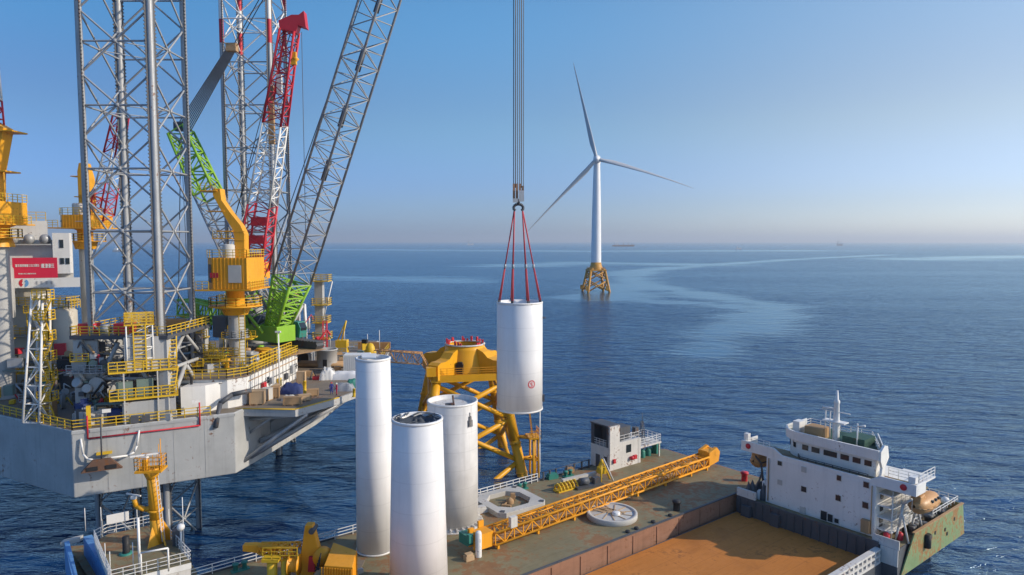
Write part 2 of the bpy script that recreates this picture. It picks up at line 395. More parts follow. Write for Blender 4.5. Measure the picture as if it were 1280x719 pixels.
# ------------------------------------------------------------------ far wind turbine
def jacket_frame(mb, c, base, top, zt, rleg, rbr, rot, zb=-12.0):
    """Four battered legs with X braces; returns the four leg-top points."""
    def pt(i, z):
        t = (z-zb)/(zt-zb); s = base+(top-base)*t; a = rot+math.pi/4+i*math.pi/2
        return V(c[0]+s*math.sqrt(2)/2*math.cos(a), c[1]+s*math.sqrt(2)/2*math.sin(a), z)
    for i in range(4):
        mb.tube(pt(i, zb), pt(i, zt), rleg, n=12)
    lv = [zb, zb+(zt-zb)*0.42, zb+(zt-zb)*0.74, zt]
    for k in range(3):
        for i in range(4):
            j = (i+1) % 4
            mb.tube(pt(i, lv[k]+0.4), pt(j, lv[k+1]-0.4), rbr, n=8); mb.tube(pt(j, lv[k]+0.4), pt(i, lv[k+1]-0.4), rbr, n=8)
    return pt
def turbine():
    X, Y = 66.6, 541.0
    t = thing('wind_turbine', 'complete white three-bladed wind turbine turning far out on the open sea', 'wind turbine', (X, Y, 0))
    j = MB(); pt = jacket_frame(j, (X, Y), 21.5, 11.5, 17.0, 0.95, 0.5, R(9))
    for i in range(4):
        p = pt(i, 3); j.cbox(p+V(-1.2, -1.2, -1.5), 2.4, 2.4, 3.5)
    j.build('jacket_foundation', M['tp_orange'], t)
    p = MB(); p.cbox((X, Y, 16.6), 13.5, 13.5, 1.1, R(9)); p.lathe((X, Y, 17.7), [(5.8, 0), (4.5, 3.0), (4.1, 5.5), (0, 5.5)], 24)
    p.rail([V(X+dx*6.6, Y+dy*6.6, 17.7) for dx, dy in ((-1, -1), (1, -1), (1, 1), (-1, 1))], 1.6, 3, 0.1, 2, True)
    for i in range(4):
        q = pt(i, 17); p.tube(q, V(X, Y, 20).lerp(q, 0.35), 1.0, n=8)
    p.build('transition_platform', M['tp_orange'], t)
    b = MB(); b.lathe((X, Y, 23.2), [(4.0, 0), (3.9, 10), (3.55, 35), (3.0, 60), (2.5, 78), (2.4, 78.5), (0, 78.5)], 32); b.build('tower', M['white_clean'], t)
    n = MB(); n.M = Matrix.Translation((X, Y, 103.6)) @ Matrix.Rotation(R(-9), 4, 'Z')
    n.box(-2.6, 2.6, -3.6, 11, -2.4, 2.8); n.box(-1.6, 1.6, 6, 9.5, 2.8, 4.4); n.build('nacelle', M['white_clean'], t, bevel=0.7)
    h = MB(); h.M = Matrix.Translation((X, Y, 103.6)) @ Matrix.Rotation(R(-9), 4, 'Z') @ Matrix.Rotation(R(90), 4, 'X')
    h.lathe((0, 0, 3.6), [(2.5, 0), (2.7, 1.5), (2.4, 3), (1.5, 4.3), (0.02, 4.9)], 20); h.build('hub', M['white_clean'], t)
    for k, ang in enumerate((104, -15, 225)):
        bl = MB(); a = R(ang)
        bl.M = Matrix.Translation((X, Y, 103.6)) @ Matrix.Rotation(R(-9), 4, 'Z') @ Matrix.Translation((0, -5.6, 0)) @ Matrix.Rotation(-a, 4, 'Y')
        secs = [(1.5, 1.4, 1.4, 0), (4, 1.45, 1.4, 0), (12, 2.0, 0.9, 14), (20, 1.9, 0.65, 10), (38, 1.25, 0.42, 5), (58, 0.72, 0.24, 2), (72, 0.40, 0.13, 0), (76.5, 0.07, 0.04, 0)]
        P = []; n_ = 14
        for r, ch, th, tw in secs:
            tw = R(tw+48)
            bend = -2.4*(r/76.0)**2
            for i in range(n_):
                u = 2*math.pi*i/n_; cx = ch*math.cos(u)+0.35*ch*(0 if r < 6 else 1); cy = th*math.sin(u)*(1 if r < 6 else (0.65+0.35*math.cos(u-2.9)))
                P.append((r, cx*math.cos(tw)+bend-cy*math.sin(tw)*0, cx*math.sin(tw)*1.0+cy))
                P[-1] = (r, bend+cx*math.cos(tw)-cy*math.sin(tw), cx*math.sin(tw)+cy*math.cos(tw))
        F = [[k2*n_+i, k2*n_+(i+1) % n_, (k2+1)*n_+(i+1) % n_, (k2+1)*n_+i] for k2 in range(len(secs)-1) for i in range(n_)]
        bl._add(P, F, True); cz = 103.6; bl.v = [p-V(0, 0, 5.0*(max(0, abs(p.x-X)-8)/70)**2) for p in bl.v]; bl.build('blade', M['blade'], t)
turbine()
# ------------------------------------------------------------------ flat deck barge
def bolt_ring(mb, c, r, n, z, s=0.16):
    for i in range(n):
        a = 2*math.pi*i/n; mb.cbox((c[0]+r*math.cos(a), c[1]+r*math.sin(a), z), s, s, s*1.4, a)
def barge():
    t = thing('deck_barge', 'flat cargo barge with worn green deck and rusty brown side carrying white tower sections', 'barge', uv(40, -62, 0))
    h = MB(SHIP); h.prism([(-40, -72.6), (86, -72.6), (87.5, -71), (87.5, -53.4), (86, -52.2), (-40, -52.2)], -2, 6.0)
    for k in range(30): h.box(-38+k*4.2, -37.9+k*4.2, -52.2, -52.12, -1, 5.8)
    h.build('hull', M['bargeside'], t)
    d = MB(SHIP); d.prism([(-40, -72.4), (85.9, -72.4), (87.2, -70.9), (87.2, -53.5), (85.9, -52.45), (-40, -52.45)], 6.004, 6.02); d.build('deck', M['deckgreen'], t)
    e = MB(SHIP); e.box(-40, 86, -52.45, -52.18, 6.021, 6.16); e.box(-40, 72, -72.62, -72.35, 6.021, 6.2); e.build('deck_edge', M['dark'], t)
    r = MB(SHIP)
    r.rail([(-20, -72.2, 6), (44, -72.2, 6)], 1.1, 2.2, 0.045, 3); r.rail([(44.5, -72.2, 6), (61, -72.2, 6)], 1.25, 1.1, 0.055, 3)
    r.build('side_railing', M['white'], t)
    g = MB(SHIP)
    for u in (62, 63.2, 64.4, 66.5, 68, 69.5, 71): g.box(u-0.09, u+0.09, -72.2, -72.0, 6.02, 7.3)
    g.tube((61.5, -72.1, 7.25), (71.2, -72.1, 7.25), 0.05); g.build('stanchions', M['dark'], t)
    for u in (57.5, 66, 20, 84.5):
        b = MB(SHIP)
        for du in (-0.45, 0.45): b.lathe((u+du, -71.3, 6.02), [(0.24, 0), (0.24, 0.65), (0.34, 0.7), (0.34, 0.85), (0, 0.85)], 12)
        b.box(u-0.9, u+0.9, -71.65, -70.95, 6.02, 6.14); b.build('mooring_bollard', M['teal'], t)
    for u in (58.5, 60.0, 63.0, 66.2): 
        b = MB(SHIP); b.lathe((u, -52.9, 6.02), [(0.3, 0), (0.3, 0.18), (0.22, 0.25), (0, 0.25)], 10); b.build('deck_lug', M['black'], t)
    for (u, v) in ((68.3, -53.6), (84.5, -54.5)):
        b = MB(SHIP); b.lathe((u, v, 6.02), [(0.42, 0), (0.42, 0.9), (0.55, 1.0), (0.55, 1.25), (0, 1.3)], 14); b.build('mooring_post', M['black'] if u < 80 else M['red'], t)
    # deckhouse: tall stair tower with an open top room, lower block, flat canopy
    D = MB(SHIP)
    D.box(72.3, 74.4, -69.35, -69.05, 6.02, 12.6); D.box(72.3, 78.9, -73.0, -69.36, 6.02, 9.4); D.box(74.41, 78.9, -69.36, -69.05, 6.02, 9.95)
    D.box(78.6, 79.05, -69.37, -69.02, 6.02, 9.9); D.box(79.06, 84.0, -72.8, -69.1, 8.15, 8.4)
    for u, v in ((83.7, -69.3), (83.7, -72.5)): D.box(u-0.1, u+0.1, v-0.1, v+0.1, 6.02, 8.14)
    D.build('deckhouse', M['white_dirty'], t)
    T = MB(SHIP); T.box(72.3, 74.4, -73.0, -72.8, 9.41, 12.5); T.box(72.3, 72.45, -69.8, -69.36, 9.41, 12.5); T.box(72.3, 72.45, -72.79, -72.35, 9.41, 12.5); T.box(72.2, 74.5, -73.1, -69.36, 12.51, 12.72); T.box(74.3, 74.42, -72.79, -69.37, 9.41, 12.5)
    T.build('wheel_room', M['dark'], t)
    w_ = MB(SHIP); w_.box(75.2, 77.4, -71.6, -69.7, 9.95, 11.9); w_.build('funnel_casing', M['dark'], t)
    rr = MB(SHIP); rr.rail([(72.35, -72.7, 9.4), (72.35, -69.7, 9.4)], 1.0, 0.8, 0.04, 3); rr.rail([(74.5, -69.3, 9.95), (78.9, -69.3, 9.95)], 0.9, 1.1, 0.035, 2)
    rr.rail([(79.2, -69.2, 8.4), (83.9, -69.2, 8.4), (83.9, -72.7, 8.4), (79.2, -72.7, 8.4)], 1.15, 1.0, 0.045, 3); rr.build('roof_railing', M['white'], t)
    wn_ = MB(SHIP); wn_.box(75.8, 76.9, -69.1, -69.02, 8.1, 9.3); wn_.build('window', M['glass'], t)
    for a, b_ in (((72.2, -71.9), (72.31, -71.1)), ((72.2, -70.2), (72.31, -69.6))):
        dd = MB(SHIP); dd.box(a[0], b_[0], a[1], b_[1], 6.05, 8.0); dd.build('door', M['dark'], t)
    m = MB(SHIP); m.truss((81.6, -71, 8.4), (81.6, -71, 11.6), 0.7, 0.3, (1, 0, 0), 5, 0.05, 0.03); m.tube((81.6, -71, 11.6), (81.6, -71, 13), 0.04)
    m.tube((80.2, -70.6, 8.4), (80.2, -70.6, 10.2), 0.06); m.box(79.8, 80.6, -71.5, -70.8, 9.6, 10.9); m.build('mast', M['dark'], t)
    k = MB(SHIP)
    for u in (79.8, 81.2, 82.6): k.lathe((u, -70.6, 6.02), [(0.5, 0), (0.5, 0.9), (0.3, 1.2), (0, 1.2)], 12)
    k.box(84.2, 85.1, -71.2, -70.2, 6.02, 7.6); k.build('deck_winch', M['teal'], t)
    f = MB(SHIP); f.box(77.3, 77.9, -69.0, -68.7, 6.9, 7.5); f.lathe((76.8, -68.8, 7.2), [(0.0, -0.3), (0.33, -0.2), (0.33, 0.2), (0, 0.3)], 10); f.box(72.9, 73.3, -69.0, -68.75, 7.1, 7.7); f.build('fire_box', M['red'], t)
barge()

# ------------------------------------------------------------------ turbine tower sections
def tower_section(name, label, c, r0, r1, z0, z1, mat, cover, mess=0, feet=True):
    t = thing(name, label, 'tower section', c); X, Y = c[0], c[1]; h = z1-z0
    b = MB(); b.lathe((X, Y, z0), [(r0-0.08, 0), (r0, 0), (r0+(r1-r0)*0.5, h*0.5), (r1, h), (r1-0.02, h+0.03), (r1-0.16, h+0.03), (r1-0.18, h-0.9), (r0-0.2, 0.3), (r0-0.2, 0)], 72)
    b.build('shell', mat, t)
    f = MB(); f.lathe((X, Y, z1), [(r1+0.012, -0.22), (r1+0.05, -0.2), (r1+0.05, 0.0), (r1+0.012, 0.02)], 72)
    f.lathe((X, Y, z0), [(r0+0.015, 0.02), (r0+0.06, 0.02), (r0+0.06, 0.2), (r0+0.015, 0.22)], 72); f.build('flange', M['white'], t)
    if cover:
        q = MB(); prof = [(r1-0.19, -0.55)]+[(r1*(1-k/7)*0.98, -0.5+0.35*math.sin(k*1.3)*mess) for k in range(1, 7)]+[(0.01, -0.45)]
        q.lathe((X, Y, z1), prof, 28)
        if mess: q.v = [p+V(0, 0, random.uniform(-0.25, 0.25)*mess) if (p-V(X, Y, p.z)).length < r1-0.3 else p for p in q.v]
        q.build('top_cover', cover, t)
    if mess:
        s = MB()
        for k in range(46):
            a = random.uniform(0, 6.28); rr = r1-0.05; p = V(X+rr*math.cos(a), Y+rr*math.sin(a), z1); q2 = V(X+rr*0.7*math.cos(a+0.35), Y+rr*0.7*math.sin(a+0.35), z1-0.1+random.uniform(-0.2, 0.3))
            s.tube(p, q2, 0.045, n=4)
        s.build('lashing', M['rope'], t)
    if feet:
        s = MB()
        for k in range(28):
            a = 2*math.pi*k/28; s.cbox((X+(r0+0.25)*math.cos(a), Y+(r0+0.25)*math.sin(a), z0-0.0), 0.5, 0.16, 0.42, a)
        s.lathe((X, Y, z0), [(r0+0.62, 0.0), (r0+0.62, 0.09), (r0+0.02, 0.09)], 48); s.build('base_bracket', M['white_dirty'], t)
    return t
tall = tower_section('tower_section', 'tallest and slimmest white tower section standing on the barge, capped by a pale cover', (-15.1, 73.4, 6.03), 2.04, 1.86, 6.03, 27.4, M['tower'], M['concrete'], 0, False)
cv = MB(); cv.prism([(-16.7, 74.7), (-16.0, 72.2), (-14.5, 72.0), (-15.0, 74.8)], 27.45, 27.62); cv.build('loose_cover', M['white'], tall)
tower_section('tower_section', 'nearest white tapered tower section with dark ruffled tarpaulin in its open top', (-9.1, 64.6, 6.03), 2.86, 2.42, 6.03, 23.05, M['tower'], M['tarp'], 1, False)
t3 = tower_section('tower_section', 'short wide weathered white tower section with plate seams standing behind the nearest one', (-7.15, 80.7, 6.03), 3.05, 3.0, 6.03, 21.0, M['tower_old'], M['white_dirty'])
rp = MB(); rp.tube((-6.8, 79, 20.6), (-7.0, 79.6, 21.8), 0.12); rp.cbox((-7.4, 79.5, 20.5), 0.9, 0.5, 0.4, 0.4); rp.build('lifting_lug', M['dark'], t3)
mk = MB()
for k in range(5): mk.tube((-5.1+0.12*k, 78.42+0.1*k, 18.3), (-5.15+0.12*k, 78.42+0.1*k, 20.0-abs(k-2)*0.45), 0.05, n=4)
mk.build('rust_mark', M['dark'], t3)

# suspended section
SX, SY = 1.0, 88.0
hang = tower_section('tower_section', 'white tower section hanging in the air from red slings, with a small red round emblem', (SX, SY, 18.15), 2.98, 2.95, 18.15, 32.2, M['tower'], M['white_dirty'], 0, False)
em = MB()
def onshell(ang, z, r=2.99): return V(SX+r*math.sin(ang), SY-r*math.cos(ang), z)
A0, Z0, ER = 0.52, 21.9, 0.52
def disc_pts(rr, n=28): return [(A0+rr*math.cos(2*math.pi*i/n)/2.98, Z0+rr*math.sin(2*math.pi*i/n)) for i in range(n)]
oo, ii = disc_pts(ER), disc_pts(ER-0.13)
for i in range(28):
    j = (i+1) % 28; em.poly([onshell(*oo[i]), onshell(*oo[j]), onshell(*ii[j]), onshell(*ii[i])])
swoosh = [(-0.24, 0.10), (-0.05, 0.26), (0.20, 0.20), (0.10, 0.12), (-0.08, 0.12), (0.16, -0.10), (0.10, -0.30), (-0.16, -0.26), (-0.02, -0.18), (0.02, -0.08)]
em.poly([onshell(A0+x/2.98, Z0+z, 2.995) for x, z in swoosh])
em.build('emblem', M['red'], hang)
bx = MB(); bx.cbox((SX+3.05, SY-0.3, 19.2), 0.35, 0.5, 0.9); bx.tube((SX+2.9, SY-1, 30.2), (SX+3.3, SY-1, 30.2), 0.1); bx.build('side_bracket', M['dark'], hang)
tl = MB(); tl.path([(SX+2.6, SY-1.4, 18.2), (SX+2.58, SY-1.4, 14), (SX+2.62, SY-1.4, 10.2)], 0.07); tl.build('tag_line', M['white'], hang)
HK = V(0.82, 88, 44.4)
hb = thing('hook_block', 'brown and white crane hook block hanging on grey ropes above the red slings', 'hook block', (HK.x, HK.y, 44))
q = MB()
for x0, x1 in ((-0.72, -0.42), (-0.34, -0.04), (0.06, 0.34)): q.M = Matrix.Translation(HK); q.extrude([(x0, -0.55, 0.9), (x0, 0.55, 0.9), (x0, 0.75, 2.0), (x0, 0.4, 2.9), (x0, -0.4, 2.9), (x0, -0.75, 2.0)], (x1-x0, 0, 0))
q.box(0.42, 0.7, -0.6, 0.6, 0.7, 2.6); q.build('sheave_cheek', paint('hook_brown', (0.30, 0.17, 0.10), 0.5, 0.3, 0.4), hb)
q = MB(Matrix.Translation(HK)); q.box(0.04, 0.72, -0.84, -0.77, 0.6, 2.0); q.box(-0.7, -0.05, -0.84, -0.77, 0.5, 1.0); q.build('counter_plate', M['white_dirty'], hb)
q = MB(Matrix.Translation(HK)); q.tube((0, 0, 0.2), (0, 0, 1.0), 0.2, n=10)
for s in (-1, 1):
    q.path([(s*0.62*math.sin(a)*1.0, 0, -0.15+0.48*math.cos(a)) for a in [k*0.35 for k in range(8)]], 0.2, 8)
q.build('hook', M['dark'], hb)
for k, ang in enumerate((200, 250, 292, 340, 112, 68)):
    a = R(ang); s = MB(); top = HK+V(0.5 if math.cos(a) > 0 else -0.5, 0, -0.25); bot = V(SX+2.8*math.cos(a), SY+2.8*math.sin(a), 32.25)
    s.tube(top, top.lerp(bot, 0.62), 0.085); o = s.build('lifting_sling', M['sling'], None)
    tag(o, 'red lifting sling stretched from the hook down to the hanging tower section', 'sling', 'red slings under the hook block')
    s2 = MB(); pm = top.lerp(bot, 0.62)
    for d in (-0.09, 0.09): s2.tube(pm+V(d*0.3, 0, 0), bot+V(d, 0, 0), 0.075)
    s2.build('lower_strand', M['sling'], o); s3 = MB(); s3.tube(pm+V(0, 0, 0.3), pm-V(0, 0, 0.25), 0.15); s3.build('shackle', M['steel'], o)
    s4 = MB(); s4.cbox(bot-V(0, 0, 0.12), 0.3, 0.3, 0.35, a); s4.build('lifting_lug', M['dark'], o)

# ------------------------------------------------------------------ things lying on the barge
def lying_boom():
    t = thing('lattice_boom', 'orange-yellow lattice crane boom lying lengthwise on the barge deck', 'crane boom', uv(64, -60.5, 6.03))
    z = 7.26
    b = MB(SHIP); b.truss((43.5, -59.7, z), (84.4, -61.4, z), 2.0, 2.0, (0, 0, 1), 30, 0.15, 0.08, 1.4, 1.4); b.build('lattice', M['orange'], t)
    h = MB(SHIP); h.extrude([(84.4, -62.4, 6.55), (84.4, -62.4, 8.6), (86.2, -62.4, 9.1), (87.0, -62.4, 8.3), (86.7, -62.4, 6.9)], (0, 0.45, 0)); h.extrude([(84.4, -60.8, 6.55), (84.4, -60.8, 8.6), (86.2, -60.8, 9.1), (87.0, -60.8, 8.3), (86.7, -60.8, 6.9)], (0, 0.45, 0))
    h.box(84.4, 86.3, -61.94, -60.81, 7.2, 8.7); h.tube((86.2, -62.5, 8.3), (86.2, -60.3, 8.3), 0.5, n=14); h.build('boom_head', M['orange'], t)
    f = MB(SHIP); f.box(41.6, 43.4, -60.5, -58.9, 6.5, 8.2); f.box(41.0, 41.6, -60.4, -60.0, 6.6, 8.6); f.box(41.0, 41.6, -59.3, -58.9, 6.6, 8.6); f.box(42.6, 43.3, -60.8, -60.55, 7.6, 8.9); f.build('boom_foot', M['orange'], t)
    s = MB(SHIP)
    for u in (44, 50, 56, 62, 68, 74, 80, 84): 
        for dv in (-0.9, 0.9): s.box(u-0.13, u+0.13, -59.7-(u-43.5)*0.0416+dv-0.13, -59.7-(u-43.5)*0.0416+dv+0.13, 6.03, 6.55)
    s.build('trestle', M['orange'], t)
    wk = MB(SHIP); wk.extrude([(43.6, -60.2, 6.72), (43.6, -59.2, 6.72), (84.2, -60.9, 6.72), (84.2, -61.9, 6.72)], (0, 0, 0.06)); wk.build('walkway', M['wood'], t)
    w_ = MB(SHIP); w_.M = SHIP @ Matrix.Translation((41.2, -58.6, 6.03)); w_.lathe((0, 0, 0), [(0.35, 0), (0.35, 2.6), (0.25, 2.8), (0, 2.85)], 14); w_.build('end_roller', M['white'], t)
    w2 = MB(SHIP); w2.box(45.6, 46.5, -59.0, -58.5, 8.0, 9.2); w2.build('cable_bundle', M['white_dirty'], t)
    g = MB(SHIP); g.box(40.4, 41.5, -61.2, -59.6, 7.0, 8.1); g.box(40.2, 40.7, -59.4, -58.9, 7.6, 8.5); g.build('hydraulic_pack', M['teal'], t)
    c = MB(SHIP)
    for k in range(6): c.path([(44+k*6, -59.2, 8.5), (47+k*6, -59.9, 8.25), (50+k*6, -59.5, 8.5)], 0.07)
    c.build('walkway_pipe', M['orange'], t)
lying_boom()
def grillage():
    c = (52.9, -68.4); t = thing('tower_grillage', 'pale square steel grillage with an eight-sided opening on the barge deck', 'support frame', uv(*c, 6.03))
    m = MB(SHIP @ Matrix.Translation((c[0], c[1], 6.03)) @ Matrix.Rotation(R(3), 4, 'Z'))
    out = [(-3.7, -2.9), (-2.9, -3.7), (2.9, -3.7), (3.7, -2.9), (3.7, 2.9), (2.9, 3.7), (-2.9, 3.7), (-3.7, 2.9)]
    inn = [(-2.55, -1.25), (-1.25, -2.55), (1.25, -2.55), (2.55, -1.25), (2.55, 1.25), (1.25, 2.55), (-1.25, 2.55), (-2.55, 1.25)]
    P = [(x, y, z) for z in (0, 0.62) for x, y in out+inn]; F = []
    for i in range(8):
        j = (i+1) % 8; F += [(16+i, 16+j, 24+j, 24+i), (i, j, 16+j, 16+i), (8+j, 8+i, 24+i, 24+j)]
    m._add(P, F); m.build('frame', M['concrete'], t, bevel=0.04)
    p = MB(m.M)
    for x, y in ((-3.1, -3.1), (3.1, -3.1), (3.1, 3.1), (-3.1, 3.1)): p.cbox((x*0.98, y*0.98, 0.625), 0.55, 0.55, 0.08, 0.78)
    p.build('corner_pad', M['dark'], t)
    r = MB(m.M); r.lathe((0.2, 0, 0), [(0.5, 0), (0.5, 0.4), (0.2, 0.7), (0, 0.7)], 12); r.cbox((1.0, -0.5, 0), 0.6, 0.4, 1.0, 0.5); r.cbox((-0.9, 0.8, 0), 1.2, 0.4, 0.3, 0.9); r.tube((-1.5, 0.5, 0.1), (1.6, -0.8, 0.35), 0.12); r.build('loose_rigging', M['wood'], t)
grillage()
def round_cover():
    c = (12.35, 82.3, 6.03); t = thing('tower_ring', 'white round tower ring with tan planked top lying near the boom', 'base ring', c)
    m = MB(); m.lathe(c, [(3.1, 0), (3.12, 0.02), (3.12, 0.6), (3.09, 0.63), (2.72, 0.63), (2.7, 0.5)], 56); m.build('ring', M['concrete'], t)
    p = MB(); p.lathe(c, [(2.7, 0.5), (1.5, 0.53), (0.01, 0.56)], 32); p.build('top_plate', M['concrete'], t)
    q = MB()
    for k in range(11):
        a = 2*math.pi*k/11+0.2; q.tube((c[0]+0.5*math.cos(a), c[1]+0.5*math.sin(a), c[2]+0.58), (c[0]+2.5*math.cos(a+0.5), c[1]+2.5*math.sin(a+0.5), c[2]+0.54), 0.07, n=4)
    for k in range(7): q.cbox((c[0]-1.7+0.4*k, c[1]+0.5+0.35*math.sin(k*2), c[2]+0.57), 0.34, 2.2, 0.05, 0.9)
    q.build('plank', M['tan'], t)
    k = MB(); k.lathe((c[0]+0.4, c[1]-0.8, c[2]+0.57), [(0.5, 0), (0.5, 0.3), (0.35, 0.38), (0, 0.4)], 14); k.build('centre_cap', M['white'], t)
round_cover()
m = MB(); a = at(757, 628, 6.03); b = at(788, 622, 6.03); m.extrude([a, b, b+V(-1.2, 1.0, 0), a+V(1.0, 1.5, 0)], (0, 0, 0.12)); tag(m.build('cover_plate', M['white']), 'small pale flat plate lying on deck behind the white round tower ring', 'steel plate')
def rack():
    p, q = at(699, 617, 6.03), at(724, 610, 6.03); t = thing('hose_rack', 'bright yellow low rack with a row of rounded saddles on the barge deck', 'rack', p); d = (q-p).normalized(); n = V(-d.y, d.x, 0)
    m = MB(); m.extrude([p, q, q+n*1.3, p+n*1.3], (0, 0, 0.25)); m.build('tray', M['lemon'], t)
    for k in range(6):
        c = p.lerp(q, (k+0.5)/6); s = MB(); s.path([c+V(0, 0, 0.25), c+V(0, 0, 0.7)+n*0.1, c+n*0.65+V(0, 0, 1.05), c+n*1.2+V(0, 0, 0.7), c+n*1.3+V(0, 0, 0.25)], 0.14); s.build('saddle', M['lemon'], t)
rack()
def spreader():
    p, q = at(704, 604, 6.6), at(746, 594, 6.6); m = MB(); d = (q-p); n = V(-d.y, d.x, 0).normalized()
    t = thing('spreader_beam', 'long pale grey spreader beam resting on low blocks near the far railing', 'beam', V(p.x, p.y, 6.03))
    m.extrude([p, p+n*0.5, p+n*0.5+V(0, 0, 0.45), p+V(0, 0, 0.45)], d); m.build('beam', M['concrete'], t)
    s = MB()
    for f in (0.08, 0.5, 0.92): c = p.lerp(q, f); s.cbox((c.x, c.y, 6.03), 0.5, 0.8, 0.57, 0.4)
    s.build('block', M['wood'], t)
spreader()
def stand():
    p = at(752, 600, 6.03); t = thing('lifting_tripod', 'yellow and white leaning tripod stand beside the orange lattice boom', 'stand', p); m = MB()
    for a in (0.3, 2.4, 4.5): m.tube(p+V(1.3*math.cos(a), 1.3*math.sin(a), 0), p+V(0, 0, 3.0), 0.13)
    m.cbox(p+V(0, 0, 1.0), 1.0, 1.0, 0.9, 0.4); m.build('legs', M['lemon'], t)
    w_ = MB(); w_.tube(p+V(0.2, -0.3, 3.2), p+V(1.6, -0.8, 0.1), 0.09); w_.build('strut', M['white'], t)
stand()
gp = at(735, 608, 6.03); g = thing('winch_skid', 'dark low winch skid behind the yellow saddle rack', 'winch', gp)
m = MB(); m.cbox(gp, 4.2, 1.6, 0.3, 0.45); m.cbox(gp+V(1.2, 0.6, 0.3), 1.0, 0.9, 0.8, 0.45); m.build('skid', M['dark'], g)
m = MB(); m.tube(gp+V(-1.2, -0.5, 0.8), gp+V(0, 0, 0.8), 0.5, n=14); m.build('drum', M['rope'], g)
# hatch patches and litter
for k, (x, y, a, sx, sy) in enumerate(((690, 598, 0.5, 1.6, 1.0), (712, 590, 0.3, 1.2, 0.9), (601, 640, 0.5, 1.4, 1.0), (586, 700, 0.6, 1.0, 0.7))):
    p = at(x, y, 6.03); m = MB(); m.cbox(p, sx, sy, 0.5, a); m.cbox(p+V(0, 0, 0.5), sx*0.8, sy*0.8, 0.25, a)
    tag(m.build('deck_crate', (M['teal'], M['wood'], M['white_dirty'], M['tan'])[k]), ('low green deck box by the far barge railing', 'brown timber box near the end of the spreader beam', 'pale deck box between the weathered tower and square frame', 'tan deck box in front of the orange boom foot')[k], 'crate')

